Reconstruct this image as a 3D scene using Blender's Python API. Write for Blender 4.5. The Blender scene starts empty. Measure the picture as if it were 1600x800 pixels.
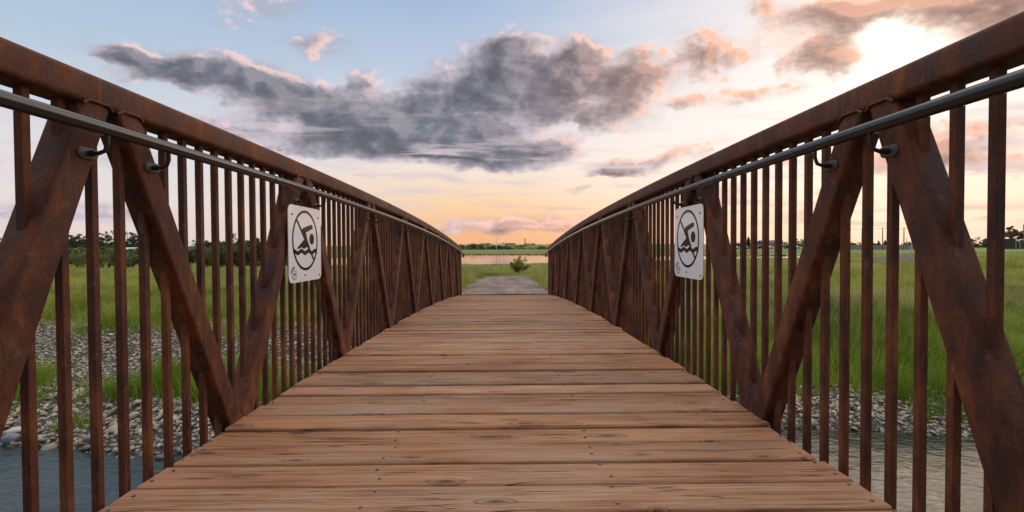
import bpy, bmesh, math, random
import numpy as np
from mathutils import Vector, Matrix, Euler

R = math.radians
rng = np.random.default_rng(7)
random.seed(7)
sc = bpy.context.scene
C = sc.collection

# ------------------------------------------------------------------ camera
CAMZ = 2.70
cam = bpy.data.cameras.new('camera')
camo = bpy.data.objects.new('camera', cam)
C.objects.link(camo)
cam.sensor_width = 36.0
cam.lens = 16.65
cam.clip_start = 0.05
cam.clip_end = 6000
ROLL, YAW, PITCH = R(0.30), R(-0.70), R(-1.08)
camo.matrix_world = (Matrix.Translation((0.042, 0, CAMZ)) @ Matrix.Rotation(YAW, 4, 'Z')
                     @ Matrix.Rotation(R(90) + PITCH, 4, 'X') @ Matrix.Rotation(-ROLL, 4, 'Z'))
sc.camera = camo

# ------------------------------------------------------------------ world
SUN_AZ, SUN_EL = R(39.0), R(18.0)
sund = Vector((math.sin(SUN_AZ) * math.cos(SUN_EL), math.cos(SUN_AZ) * math.cos(SUN_EL), math.sin(SUN_EL)))


class NT:
    """small helper for writing node trees"""
    def __init__(self, tree):
        self.t = tree

    def n(self, kind, **kw):
        nd = self.t.nodes.new(kind)
        for k, v in kw.items():
            setattr(nd, k, v)
        return nd

    def put(self, sock, v):
        if v is None:
            return
        if isinstance(v, bpy.types.NodeSocket):
            self.t.links.new(v, sock)
        else:
            sock.default_value = v

    def math(self, op, a, b=None, c=None, clamp=False):
        nd = self.n('ShaderNodeMath', operation=op, use_clamp=clamp)
        self.put(nd.inputs[0], a)
        self.put(nd.inputs[1], b)
        self.put(nd.inputs[2], c)
        return nd.outputs[0]

    def vmath(self, op, a, b=None):
        nd = self.n('ShaderNodeVectorMath', operation=op)
        self.put(nd.inputs[0], a)
        self.put(nd.inputs[1], b)
        return nd.outputs['Value'] if op in ('LENGTH', 'DOT_PRODUCT', 'DISTANCE') else nd.outputs['Vector']

    def comb(self, x, y, z):
        nd = self.n('ShaderNodeCombineXYZ')
        for i, v in enumerate((x, y, z)):
            self.put(nd.inputs[i], v)
        return nd.outputs[0]

    def sep(self, v):
        nd = self.n('ShaderNodeSeparateXYZ')
        self.put(nd.inputs[0], v)
        return nd.outputs

    def noise(self, vec, scale, detail=4, rough=0.5, dim='3D', dist=0.0, col=False):
        nd = self.n('ShaderNodeTexNoise', noise_dimensions=dim)
        self.put(nd.inputs['Vector'], vec)
        nd.inputs['Scale'].default_value = scale
        nd.inputs['Detail'].default_value = detail
        nd.inputs['Roughness'].default_value = rough
        nd.inputs['Distortion'].default_value = dist
        return nd.outputs['Color'] if col else nd.outputs['Fac']

    def ramp(self, fac, stops, interp='LINEAR'):
        nd = self.n('ShaderNodeValToRGB')
        cr = nd.color_ramp
        cr.interpolation = interp
        while len(cr.elements) > 1:
            cr.elements.remove(cr.elements[-1])
        cr.elements[0].position = stops[0][0]
        cr.elements[0].color = tuple(stops[0][1]) + (1,)
        for p, c in stops[1:]:
            e = cr.elements.new(p)
            e.color = tuple(c) + (1,)
        self.put(nd.inputs[0], fac)
        return nd.outputs['Color']

    def rng(self, v, a, b, c=0.0, d=1.0, smooth=True):
        nd = self.n('ShaderNodeMapRange', interpolation_type='SMOOTHSTEP' if smooth else 'LINEAR', clamp=True)
        for i, x in enumerate((v, a, b, c, d)):
            self.put(nd.inputs[i], x)
        return nd.outputs[0]

    def mix(self, f, a, b, mode='MIX'):
        nd = self.n('ShaderNodeMix', data_type='RGBA', blend_type=mode)
        self.put(nd.inputs[0], f)
        for s, v in ((nd.inputs[6], a), (nd.inputs[7], b)):
            if isinstance(v, (tuple, list)):
                v = tuple(v) + ((1,) if len(v) == 3 else ())
            self.put(s, v)
        return nd.outputs[2]

    def scale(self, col, f):
        nd = self.n('ShaderNodeVectorMath', operation='SCALE')
        self.put(nd.inputs[0], col)
        self.put(nd.inputs[3], f)
        return nd.outputs[0]


def stereo(px, py):
    gx, gz = (px - 791) / 740.0, (386 + (px - 791) * -0.0052 - py) / 740.0
    n = math.sqrt(1 + gx * gx + gz * gz)
    return 2 * gx / (n + 1), 2 * gz / (n + 1), 2 / (n + 1) / 740.0


# cloud banks: direction (given where they stand in the view ahead), half sizes, tilt, weight
CLOUDS = [
    (285, 106, 110, 20, -10, .72),
    (335, 118, 160, 32, -11, .76), (450, 152, 170, 44, -12, .80), (575, 186, 170, 46, -6, .85), (690, 185, 170, 64, -4, 1.0),
    (760, 135, 110, 60, -10, 1.0), (798, 92, 42, 40, 0, .75), (900, 130, 165, 66, -8, 1.15), (905, 98, 60, 40, 0, .7),
    (1000, 118, 46, 46, 10, .85), (690, 232, 170, 34, -2, .9), (800, 235, 90, 36, 0, .9), (880, 229, 44, 22, 0, .75),
    (620, 212, 120, 40, 0, .7), (400, 205, 150, 32, -6, .70), (460, 240, 130, 22, -4, .48), (930, 178, 80, 24, -6, .55),
    (400, 12, 95, 42, 12, .66), (500, 72, 70, 26, 6, .6), (572, 118, 32, 24, -14, .6), (210, 124, 40, 16, -8, .5),
    (1094, 82, 56, 46, -25, 1.15), (1170, 84, 40, 20, 0, .62), (1155, 153, 105, 20, 4, .74), (1210, 8, 46, 22, -6, .75),
    (1285, 62, 64, 62, 20, 1.25), (1330, 90, 40, 26, -10, .7), (1470, 4, 150, 36, -4, .95), (1560, 20, 120, 56, 0, .95), (1520, 78, 70, 36, 16, .6), (1385, 8, 60, 22, 0, .7),
    (972, 264, 66, 18, 4, 1.0), (1030, 248, 120, 18, 8, .78), (903, 298, 22, 8, 0, .7), (800, 349, 150, 17, 4, 1.0),
    (680, 281, 130, 9, -2, .55), (1185, 48, 60, 26, 10, .5), (1570, 190, 130, 34, 0, .8), (1540, 252, 190, 34, 0, .85), (1450, 225, 120, 20, 0, .6), (1240, 330, 150, 12, 0, .5), (1560, 345, 120, 10, 0, .5),
    (1330, 255, 170, 20, 2, .5), (60, 330, 140, 18, 0, .62), (120, 250, 170, 24, 0, .5), (1200, 305, 190, 14, 0, .45),
    (1120, 300, 70, 10, 0, .4), (240, 330, 150, 14, 0, .45),
]


def build_density():
    g = bpy.data.node_groups.new('cloud density', 'ShaderNodeTree')
    g.interface.new_socket('Vector', in_out='INPUT', socket_type='NodeSocketVector')
    g.interface.new_socket('Density', in_out='OUTPUT', socket_type='NodeSocketFloat')
    g.interface.new_socket('Bank', in_out='OUTPUT', socket_type='NodeSocketFloat')
    k = NT(g)
    gi, go = k.n('NodeGroupInput'), k.n('NodeGroupOutput')
    p = gi.outputs[0]
    st = k.vmath('MULTIPLY', p, (1.0, 1.45, 1.0))
    w = k.noise(st, 6.5, 5, 0.55, col=True)
    w = k.vmath('SUBTRACT', w, (0.5, 0.5, 0.5))
    pw = k.vmath('ADD', p, k.vmath('MULTIPLY', w, (0.12, 0.075, 0.0)))
    tot = None
    for (px, py, rx, ry, rot, wt) in CLOUDS:
        u, v, s = stereo(px, py)
        m = k.n('ShaderNodeMapping', vector_type='TEXTURE')
        k.put(m.inputs['Vector'], pw)
        m.inputs['Location'].default_value = (u, v, 0)
        m.inputs['Rotation'].default_value = (0, 0, R(rot))
        m.inputs['Scale'].default_value = (rx * s * 1.26, ry * s * 1.26, 1)
        gr = k.n('ShaderNodeTexGradient', gradient_type='SPHERICAL')
        k.put(gr.inputs[0], m.outputs[0])
        tot = k.math('MULTIPLY', gr.outputs['Fac'], wt) if tot is None else k.math('MULTIPLY_ADD', gr.outputs['Fac'], wt, tot)
    # elsewhere round the sky: scattered banks
    ysep = k.sep(p)
    away = k.rng(k.vmath('LENGTH', p), 0.95, 1.3)
    other = k.noise(k.vmath('MULTIPLY', p, (1.2, 2.2, 1)), 1.6, 3, 0.5)
    tot = k.math('MULTIPLY_ADD', k.math('MULTIPLY', away, k.rng(other, .5, .75)), 0.35, tot)
    f = k.noise(k.vmath('ADD', st, (3.1, 1.7, 0)), 10.0, 8, 0.60)
    f2 = k.noise(k.vmath('ADD', k.vmath('MULTIPLY', p, (1, 1.6, 1)), (7.1, 2.7, 0)), 30.0, 5, 0.60)
    nz = k.math('ADD', k.math('MULTIPLY', k.math('SUBTRACT', f, 0.5), 1.5), k.math('MULTIPLY', k.math('SUBTRACT', f2, 0.5), 0.36))
    vo = k.n('ShaderNodeTexVoronoi', voronoi_dimensions='2D', feature='F1')
    k.put(vo.inputs['Vector'], k.vmath('ADD', k.vmath('MULTIPLY', p, (1.0, 1.35, 1.0)), k.vmath('MULTIPLY', w, (0.10, 0.09, 0.0))))
    vo.inputs['Scale'].default_value = 17.0
    vo.inputs['Detail'].default_value = 3.0
    vo.inputs['Roughness'].default_value = 0.55
    nz = k.math('ADD', nz, k.math('MULTIPLY', k.math('SUBTRACT', 0.50, vo.outputs['Distance']), 0.46))
    nz = k.math('MULTIPLY', nz, k.rng(tot, -0.05, 0.40, 0.42, 1.0))
    k.put(go.inputs[0], k.math('ADD', tot, nz))
    k.put(go.inputs[1], tot)
    return g


def build_world():
    w = bpy.data.worlds.new('World')
    sc.world = w
    w.use_nodes = True
    w.node_tree.nodes.clear()
    k = NT(w.node_tree)
    out = k.n('ShaderNodeOutputWorld')
    bg = k.n('ShaderNodeBackground')
    tc = k.n('ShaderNodeTexCoord')
    d = k.vmath('NORMALIZE', tc.outputs['Generated'])
    x, y, z = k.sep(d)
    sky = k.n('ShaderNodeTexSky', sky_type='NISHITA')
    sky.sun_disc = False
    sky.sun_elevation = SUN_EL
    sky.sun_rotation = SUN_AZ
    sky.air_density = 1.2
    sky.dust_density = 2.0
    nish = k.scale(sky.outputs[0], 0.07)
    el = k.math('ARCSINE', z)                                     # radians
    elv = k.math('DIVIDE', el, math.pi / 2, clamp=True)
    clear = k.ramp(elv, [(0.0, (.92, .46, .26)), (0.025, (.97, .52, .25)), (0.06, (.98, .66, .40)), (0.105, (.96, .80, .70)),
                         (0.16, (.82, .79, .81)), (0.22, (.54, .63, .78)), (0.33, (.33, .47, .70)), (0.48, (1.3, 1.34, 1.42)), (1.0, (2.15, 2.08, 2.02))])  # top stops, above the view, brightened to light the ground
    sa = k.vmath('DOT_PRODUCT', d, tuple(sund))
    sang = k.math('ARCCOSINE', k.math('MINIMUM', sa, 0.99999))     # angle from the sun
    # away from the sun the warm band at the horizon turns to lilac grey
    cool = k.ramp(elv, [(0.0, (.86, .68, .64)), (0.05, (.84, .75, .75)), (0.11, (.78, .76, .80)), (0.2, (.50, .62, .76)), (0.33, (.34, .49, .70)), (0.48, (1.3, 1.34, 1.42)), (1.0, (2.15, 2.08, 2.02))])  # same added overhead brightness as the warm ramp
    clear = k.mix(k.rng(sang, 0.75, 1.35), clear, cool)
    clear = k.mix(0.15, clear, nish)
    # bright veil of thin cloud round the sun
    veil = k.rng(sang, 0.78, 0.12, 0.0, 0.68)
    hi = k.noise(k.vmath('MULTIPLY', d, (1.5, 1.5, 7)), 3.0, 6, 0.6)
    veil = k.math('MULTIPLY', veil, k.rng(hi, 0.25, 0.62, 0.55, 1.0))
    clear = k.mix(veil, clear, (.92, .82, .77))
    # stereographic map of the sky, centred on the far end of the bridge
    inv = k.math('DIVIDE', 2.0, k.math('MAXIMUM', k.math('ADD', y, 1.0), 0.08))
    u, v = k.math('MULTIPLY', x, inv), k.math('MULTIPLY', z, inv)
    p = k.comb(u, v, 0.0)
    g = build_density()

    def dens(vec):
        nd = k.n('ShaderNodeGroup', node_tree=g)
        k.put(nd.inputs[0], vec)
        return nd.outputs[0], nd.outputs[1]
    D, bank = dens(p)
    su, sv, _ = stereo(1395, 75)
    to_sun = k.vmath('NORMALIZE', k.vmath('SUBTRACT', (su, sv + 0.12, 0), p))
    D2, _ = dens(k.vmath('ADD', p, k.vmath('MULTIPLY', to_sun, (0.021, 0.023, 0))))
    mask = k.rng(D, 0.14, 0.48)
    thick = k.rng(D, 0.24, 0.95)
    relief = k.rng(k.math('SUBTRACT', D, D2), -0.30, 0.32, 0.76, 1.40, smooth=False)
    lit = k.rng(k.math('SUBTRACT', D, D2), 0.03, 0.36)
    lit = k.math('MULTIPLY', lit, k.math('MAXIMUM', k.rng(thick, 0.25, 0.95, 1.0, 0.12), k.math('MULTIPLY', k.rng(sang, 0.75, 0.12), 0.50)))
    near = k.rng(sang, 0.75, 0.12)
    lowf = k.math('MULTIPLY', k.rng(el, 0.03, 0.16, 1.0, 0.0), k.rng(sang, 1.0, 0.62))
    dark = k.mix(near, (.148, .156, .195), (.38, .235, .195))
    dark = k.mix(lowf, dark, (.50, .27, .22))
    thin = k.mix(near, (.52, .48, .55), (.86, .66, .58))
    thin = k.mix(lowf, thin, (.78, .44, .34))
    body = k.mix(thick, thin, dark)
    tint = k.noise(k.vmath('MULTIPLY', p, (1, 1.9, 1)), 13.0, 8, 0.62)
    body = k.scale(body, k.math('MULTIPLY', relief, k.rng(tint, 0.3, 0.7, 0.84, 1.22, smooth=False)))
    glow = k.mix(near, (.92, .62, .53), (1.0, .46, .26))
    ccol = k.mix(k.math('MULTIPLY', lit, 0.74), body, glow)
    # soft sheets of thin cloud between the heaps
    sh = k.noise(k.comb(k.math('MULTIPLY', u, 2.2), k.math('MULTIPLY', v, 6.5), 3.0), 3.0, 9, 0.62, dist=0.3)
    soft = k.rng(k.math('ADD', bank, k.math('MULTIPLY', k.math('SUBTRACT', sh, 0.5), 1.5)), 0.12, 0.80)
    clear = k.mix(k.math('MULTIPLY', soft, 0.62), clear, k.mix(0.25, thin, dark))
    col = k.mix(k.math('MULTIPLY', mask, 0.96), clear, ccol)
    # flat peach streaks low down
    st = k.noise(k.comb(k.math('MULTIPLY', u, 1.6), k.math('MULTIPLY', v, 15.0), 0.0), 2.3, 6, 0.6, dist=0.4)
    sm = k.math('MULTIPLY', k.rng(st, 0.49, 0.66), k.math('MULTIPLY', k.rng(el, 0.005, 0.05), k.rng(el, 0.32, 0.16)))
    scol = k.mix(lowf, (.70, .60, .63), (.74, .46, .38))
    col = k.mix(k.math('MULTIPLY', sm, 0.82), col, scol)
    # glow of the sun through the cloud
    g1 = k.math('EXPONENT', k.math('MULTIPLY', k.math('POWER', k.math('DIVIDE', sang, 0.042), 2.0), -1.0))
    g2 = k.math('EXPONENT', k.math('MULTIPLY', sang, -5.5))
    glowc = k.vmath('ADD', k.scale((1.0, .90, .74), k.math('MULTIPLY', g1, 1.6)), k.scale((1.0, .70, .46), k.math('MULTIPLY', g2, 0.20)))
    glowc = k.scale(glowc, k.math('MULTIPLY_ADD', k.math('MULTIPLY', mask, thick), -0.72, 1.0))
    col = k.vmath('ADD', col, glowc)
    col = k.scale(col, k.math('MAXIMUM', k.rng(y, -0.75, 0.05, 0.5, 1.0), k.rng(z, 0.45, 0.8)))  # low sky behind the camera dimmed to keep the near steel faces dark
    # below the horizon the world is dim ground
    col = k.mix(k.rng(z, -0.02, -0.002), (.10, .10, .07), col)
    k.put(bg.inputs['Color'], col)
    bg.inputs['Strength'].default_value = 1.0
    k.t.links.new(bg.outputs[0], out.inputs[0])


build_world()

sun = bpy.data.lights.new('sun', 'SUN')
sun.energy = 0.5
sun.angle = R(40)
sun.color = (1.0, .74, .50)
suno = bpy.data.objects.new('sun', sun)
C.objects.link(suno)
suno.rotation_euler = (-sund).to_track_quat('-Z', 'Y').to_euler()

sc.cycles.max_bounces = 5
sc.cycles.diffuse_bounces = 3
sc.cycles.glossy_bounces = 3
vs = sc.view_settings
vs.view_transform = 'Standard'
vs.look = 'None'
vs.exposure = 0.10
vs.gamma = 1.0
vs.use_curve_mapping = False


# ------------------------------------------------------------------ materials
def new_mat(name):
    m = bpy.data.materials.new(name)
    m.use_nodes = True
    m.node_tree.nodes.clear()
    k = NT(m.node_tree)
    out = k.n('ShaderNodeOutputMaterial')
    b = k.n('ShaderNodeBsdfPrincipled')
    k.t.links.new(b.outputs[0], out.inputs[0])
    return m, k, b, out


def bump(k, b, h, strength=0.4, dist=0.01):
    nd = k.n('ShaderNodeBump')
    nd.inputs['Strength'].default_value = strength
    nd.inputs['Distance'].default_value = dist
    k.put(nd.inputs['Height'], h)
    k.t.links.new(nd.outputs[0], b.inputs['Normal'])


def plain(name, col, rough=0.6, metal=0.0, var=0.25, scale=8.0):
    m, k, b, _ = new_mat(name)
    pos = k.n('ShaderNodeNewGeometry').outputs['Position']
    n = k.noise(pos, scale, 5, 0.6)
    c = k.mix(n, tuple(x * (1 - var) for x in col), tuple(min(1, x * (1 + var)) for x in col))
    k.put(b.inputs['Base Color'], c)
    b.inputs['Roughness'].default_value = rough
    b.inputs['Metallic'].default_value = metal
    return m


def mat_rust():
    m, k, b, _ = new_mat('weathering steel')
    pos = k.n('ShaderNodeNewGeometry').outputs['Position']
    big = k.noise(pos, 2.2, 6, 0.62)
    mid = k.noise(k.vmath('MULTIPLY', pos, (1, 1, .35)), 13.0, 7, 0.68)
    fine = k.noise(pos, 120.0, 5, 0.7)
    f = k.math('ADD', k.math('MULTIPLY', big, 0.34), k.math('ADD', k.math('MULTIPLY', mid, 0.50), k.math('MULTIPLY', fine, 0.16)))
    c = k.ramp(f, [(.37, (.020, .008, .005)), (.44, (.052, .0155, .0075)), (.50, (.100, .0295, .0125)), (.56, (.168, .051, .0175)), (.63, (.275, .098, .031))])
    # pale weathered scuffs and dust
    sc_ = k.math('MULTIPLY', k.rng(k.noise(k.vmath('MULTIPLY', pos, (1, 1, .6)), 24.0, 7, 0.78), .54, .68), k.rng(k.noise(pos, 3.1, 3, .5), .42, .66))
    c = k.mix(k.math('MULTIPLY', sc_, 0.55), c, (.24, .175, .15))
    streak = k.rng(k.noise(k.vmath('MULTIPLY', pos, (14, 14, .9)), 3.0, 5, 0.6), .56, .74)
    c = k.mix(k.math('MULTIPLY', streak, 0.52), c, (.25, .085, .024))
    pit = k.rng(k.noise(pos, 55.0, 4, 0.7), .63, .72)
    c = k.mix(k.math('MULTIPLY', pit, 0.6), c, (.045, .02, .016))
    k.put(b.inputs['Base Color'], c)
    k.put(b.inputs['Roughness'], k.rng(mid, .3, .7, .55, .85))
    b.inputs['Specular IOR Level'].default_value = 0.35
    bump(k, b, k.math('ADD', fine, k.math('MULTIPLY', mid, 0.6)), 0.6, 0.006)
    return m


def mat_wood():
    m, k, b, _ = new_mat('deck timber')
    pos = k.n('ShaderNodeNewGeometry').outputs['Position']
    a = k.n('ShaderNodeAttribute', attribute_name='board').outputs['Fac']
    x, y, z = k.sep(pos)
    off = k.math('MULTIPLY', a, 61.0)
    # knots
    kv = k.comb(k.math('MULTIPLY_ADD', x, 2.1, off), k.math('MULTIPLY', y, 7.0), 0.0)
    vor = k.n('ShaderNodeTexVoronoi', voronoi_dimensions='2D')
    k.put(vor.inputs['Vector'], kv)
    vor.inputs['Scale'].default_value = 1.0
    kd = vor.outputs['Distance']
    kc = k.sep(vor.outputs['Color'])
    on = k.math('GREATER_THAN', kc[0], 0.56)
    kn = k.noise(k.comb(k.math('MULTIPLY', x, 9.0), k.math('MULTIPLY', y, 26.0), off), 1.3, 4, 0.6)
    kd = k.math('MULTIPLY', k.math('ADD', kd, k.math('MULTIPLY', k.math('SUBTRACT', kn, .5), .10)), k.math('MULTIPLY_ADD', kc[1], 1.3, 0.62))
    knot = k.math('MULTIPLY', k.rng(kd, 0.110, 0.02), on)
    swirl = k.math('MULTIPLY', k.math('MULTIPLY', k.rng(kd, 0.45, 0.0), on), 0.8)
    gx = k.math('MULTIPLY_ADD', x, 0.55, off)
    gy = k.math('ADD', k.math('MULTIPLY', y, 17.0), swirl)
    warp = k.noise(k.comb(gx, k.math('MULTIPLY', y, 4.0), off), 1.6, 3, 0.5)
    g1 = k.noise(k.comb(gx, k.math('ADD', gy, k.math('MULTIPLY', warp, 3.0)), off), 2.4, 6, 0.62)
    g2 = k.noise(k.comb(k.math('MULTIPLY', x, 4.0), k.math('MULTIPLY', y, 170.0), off), 1.6, 4, 0.6)
    g3 = k.noise(k.comb(k.math('MULTIPLY_ADD', x, 1.3, off), k.math('MULTIPLY', y, 62.0), off), 1.5, 5, 0.65)
    blot = k.noise(k.comb(k.math('MULTIPLY_ADD', x, 1.1, off), k.math('MULTIPLY', y, 3.4), off), 1.7, 5, 0.6)
    f = k.math('ADD', k.math('MULTIPLY', g1, 0.24), k.math('ADD', k.math('MULTIPLY', g3, 0.32), k.math('ADD', k.math('MULTIPLY', g2, 0.20), k.math('MULTIPLY', blot, 0.26))))
    c = k.ramp(f, [(.35, (.070, .030, .015)), (.43, (.205, .097, .050)), (.50, (.325, .172, .095)), (.57, (.415, .235, .138)), (.66, (.54, .335, .215))])
    tone = k.ramp(a, [(0, (.58, .55, .52)), (.15, (1.10, 1.0, .90)), (.3, (.80, .64, .48)), (.48, (1.22, 1.15, 1.08)), (.62, (.74, .68, .62)), (.8, (1.06, .90, .74)), (.9, (.66, .60, .54)), (1, (1.0, .97, .96))])
    c = k.mix(1.0, c, tone, 'MULTIPLY')
    grey = k.math('MULTIPLY', k.rng(k.math('FRACT', k.math('MULTIPLY', a, 7.31)), .45, 1.0), k.rng(blot, .38, .60))
    c = k.mix(k.math('MULTIPLY', grey, 0.62), c, k.mix(g2, (.19, .145, .115), (.34, .275, .225)))
    # greyed traffic wear and orange ends
    wear = k.rng(k.noise(k.comb(x, k.math('MULTIPLY', y, 2.0), off), 1.9, 6, 0.65), .48, .74)
    c = k.mix(k.math('MULTIPLY', wear, 0.50), c, (.31, .225, .155))
    ends = k.math('MULTIPLY', k.rng(k.math('ABSOLUTE', x), 0.80, 1.3), k.rng(blot, .36, .62))
    c = k.mix(k.math('MULTIPLY', ends, 0.55), c, (.44, .185, .085))
    # checks along the grain
    ck = k.noise(k.comb(k.math('MULTIPLY_ADD', x, 0.7, off), k.math('MULTIPLY', y, 24.0), off), 1.0, 3, 0.45)
    crack = k.math('MULTIPLY', k.rng(k.math('ABSOLUTE', k.math('SUBTRACT', ck, 0.5)), 0.010, 0.002), k.rng(warp, .42, .55))
    c = k.mix(k.math('MULTIPLY', crack, 0.75), c, (.06, .032, .02))
    c = k.mix(k.math('MULTIPLY', knot, 0.9), c, (.085, .038, .021))
    ring = k.math('MULTIPLY', k.math('MULTIPLY', k.rng(kd, 0.155, 0.125), k.rng(kd, 0.09, 0.12)), on)
    c = k.mix(k.math('MULTIPLY', ring, 0.45), c, (.05, .026, .016))
    k.put(b.inputs['Base Color'], c)
    b.inputs['Roughness'].default_value = 0.72
    b.inputs['Specular IOR Level'].default_value = 0.3
    h = k.math('SUBTRACT', k.math('ADD', k.math('MULTIPLY', g2, 0.6), g1), k.math('MULTIPLY', crack, 1.2))
    bump(k, b, h, 0.8, 0.008)
    return m


def mat_foliage(name, c1, c2, trans=0.35, attr='rnd'):
    m = bpy.data.materials.new(name)
    m.use_nodes = True
    m.node_tree.nodes.clear()
    k = NT(m.node_tree)
    out = k.n('ShaderNodeOutputMaterial')
    a = k.n('ShaderNodeAttribute', attribute_name=attr).outputs['Fac']
    pos = k.n('ShaderNodeNewGeometry').outputs['Position']
    patch = k.noise(k.vmath('MULTIPLY', pos, (1, 1, .2)), 0.35, 4, 0.6)
    f = k.math('ADD', k.math('MULTIPLY', a, 0.7), k.math('MULTIPLY_ADD', patch, 1.9, -0.80), clamp=True)
    c = k.mix(f, c1, c2)
    d = k.n('ShaderNodeBsdfDiffuse')
    t = k.n('ShaderNodeBsdfTranslucent')
    k.put(d.inputs['Color'], c)
    k.put(t.inputs['Color'], c)
    mx = k.n('ShaderNodeMixShader')
    mx.inputs[0].default_value = trans
    k.t.links.new(d.outputs[0], mx.inputs[1])
    k.t.links.new(t.outputs[0], mx.inputs[2])
    k.t.links.new(mx.outputs[0], out.inputs[0])
    return m


def mat_ground():
    m, k, b, _ = new_mat('meadow ground')
    pos = k.n('ShaderNodeNewGeometry').outputs['Position']
    gv = k.n('ShaderNodeAttribute', attribute_name='gravel').outputs['Fac']
    big = k.noise(k.vmath('MULTIPLY', pos, (1, 1.6, 0)), 0.07, 6, 0.62)
    mid = k.noise(k.vmath('MULTIPLY', pos, (1, 2.2, 0)), 0.9, 6, 0.7)
    f = k.math('ADD', k.math('MULTIPLY', big, 0.55), k.math('MULTIPLY', mid, 0.45))
    c = k.ramp(f, [(.33, (.07, .115, .025)), (.46, (.13, .175, .045)), (.54, (.21, .23, .08)), (.64, (.31, .29, .14))])
    vor = k.n('ShaderNodeTexVoronoi')
    k.put(vor.inputs['Vector'], pos)
    vor.inputs['Scale'].default_value = 15.0
    peb = k.sep(vor.outputs['Color'])[0]
    gcol = k.ramp(peb, [(0, (.13, .12, .10)), (.4, (.26, .235, .20)), (.75, (.36, .325, .28)), (1, (.48, .44, .39))])
    gcol = k.mix(k.rng(vor.outputs['Distance'], .25, .55), gcol, (.06, .052, .042))
    edge = k.rng(k.math('ADD', gv, k.math('MULTIPLY', k.math('SUBTRACT', mid, .5), .9)), .4, .6)
    c = k.mix(edge, c, gcol)
    k.put(b.inputs['Base Color'], c)
    b.inputs['Roughness'].default_value = 0.95
    b.inputs['Specular IOR Level'].default_value = 0.1
    bump(k, b, k.math('ADD', mid, k.math('MULTIPLY', vor.outputs['Distance'], -0.6)), 0.5, 0.05)
    return m


def mat_water(name, scale, strength, rough=0.02, col=(.016, .024, .022), ior=1.333):
    m, k, b, _ = new_mat(name)
    pos = k.n('ShaderNodeNewGeometry').outputs['Position']
    n1 = k.noise(k.vmath('MULTIPLY', pos, (1.0, 1.9, 1)), scale, 5, 0.55, dist=0.6)
    n2 = k.noise(k.vmath('MULTIPLY', pos, (1.0, 1.5, 1)), scale * 0.3, 3, 0.5)
    b.inputs['Base Color'].default_value = tuple(col) + (1,)
    b.inputs['Roughness'].default_value = rough
    b.inputs['IOR'].default_value = ior
    bump(k, b, k.math('ADD', n1, k.math('MULTIPLY', n2, 2.6)), strength, 0.02)
    return m


def mat_stone(name='river stone', mul=(1, 1, 1)):
    m, k, b, _ = new_mat(name)
    a = k.n('ShaderNodeAttribute', attribute_name='rnd').outputs['Fac']
    pos = k.n('ShaderNodeNewGeometry').outputs['Position']
    n = k.noise(pos, 45.0, 6, 0.65)
    c = k.ramp(a, [(0, (.12, .112, .10)), (.2, (.20, .185, .165)), (.45, (.28, .255, .22)), (.62, (.34, .30, .25)), (.76, (.33, .25, .175)), (.88, (.38, .34, .29)), (.96, (.46, .43, .39)), (1, (.42, .27, .16))])
    c = k.mix(1.0, c, k.ramp(n, [(.3, tuple(.72 * q for q in mul)), (.7, tuple(1.2 * q for q in mul))]), 'MULTIPLY')
    wet = k.rng(k.math('ADD', k.sep(pos)[2], k.math('MULTIPLY', n, .06)), .15, .06)
    c = k.mix(k.math('MULTIPLY', wet, .62), c, (.035, .036, .026))
    k.put(b.inputs['Base Color'], c)
    k.put(b.inputs['Roughness'], k.rng(wet, 0, 1, .8, .35))
    bump(k, b, n, 0.3, 0.006)
    return m


def mat_path():
    m, k, b, _ = new_mat('worn asphalt')
    pos = k.n('ShaderNodeNewGeometry').outputs['Position']
    n = k.noise(k.vmath('MULTIPLY', pos, (1, .5, 1)), 1.6, 7, 0.65)
    s = k.noise(pos, 60.0, 4, 0.7)
    c = k.ramp(k.math('ADD', k.math('MULTIPLY', n, .6), k.math('MULTIPLY', s, .4)), [(.35, (.10, .072, .060)), (.5, (.215, .165, .138)), (.65, (.34, .275, .238))])
    ck = k.rng(k.math('ABSOLUTE', k.math('SUBTRACT', k.noise(k.vmath('MULTIPLY', pos, (.4, 1.6, 1)), 1.1, 3, .5), .5)), .012, .003)
    c = k.mix(k.math('MULTIPLY', ck, .5), c, (.05, .045, .045))
    k.put(b.inputs['Base Color'], c)
    b.inputs['Roughness'].default_value = 0.95
    b.inputs['Specular IOR Level'].default_value = 0.06
    bump(k, b, s, 0.3, 0.006)
    return m


def mat_sign(name, col):
    m, k, b, _ = new_mat(name)
    pos = k.n('ShaderNodeNewGeometry').outputs['Position']
    n = k.noise(pos, 9.0, 5, 0.6)
    run = k.noise(k.vmath('MULTIPLY', pos, (30, 30, 2.2)), 1.0, 4, 0.6)
    base = k.mix(n, tuple(x * .96 for x in col), tuple(min(1, x * 1.04) for x in col))
    base = k.mix(k.math('MULTIPLY', k.rng(run, .60, .78), .20), base, (.33, .22, .15)) if col[0] > .5 else base
    k.put(b.inputs['Base Color'], base)
    b.inputs['Roughness'].default_value = 0.35
    b.inputs['Coat Weight'].default_value = 0.5 if col[0] > .5 else 0.12
    b.inputs['Coat Roughness'].default_value = 0.03
    b.inputs['Coat IOR'].default_value = 1.42
    b.inputs['Specular IOR Level'].default_value = 0.2 if col[0] > .5 else 0.08
    return m


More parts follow.
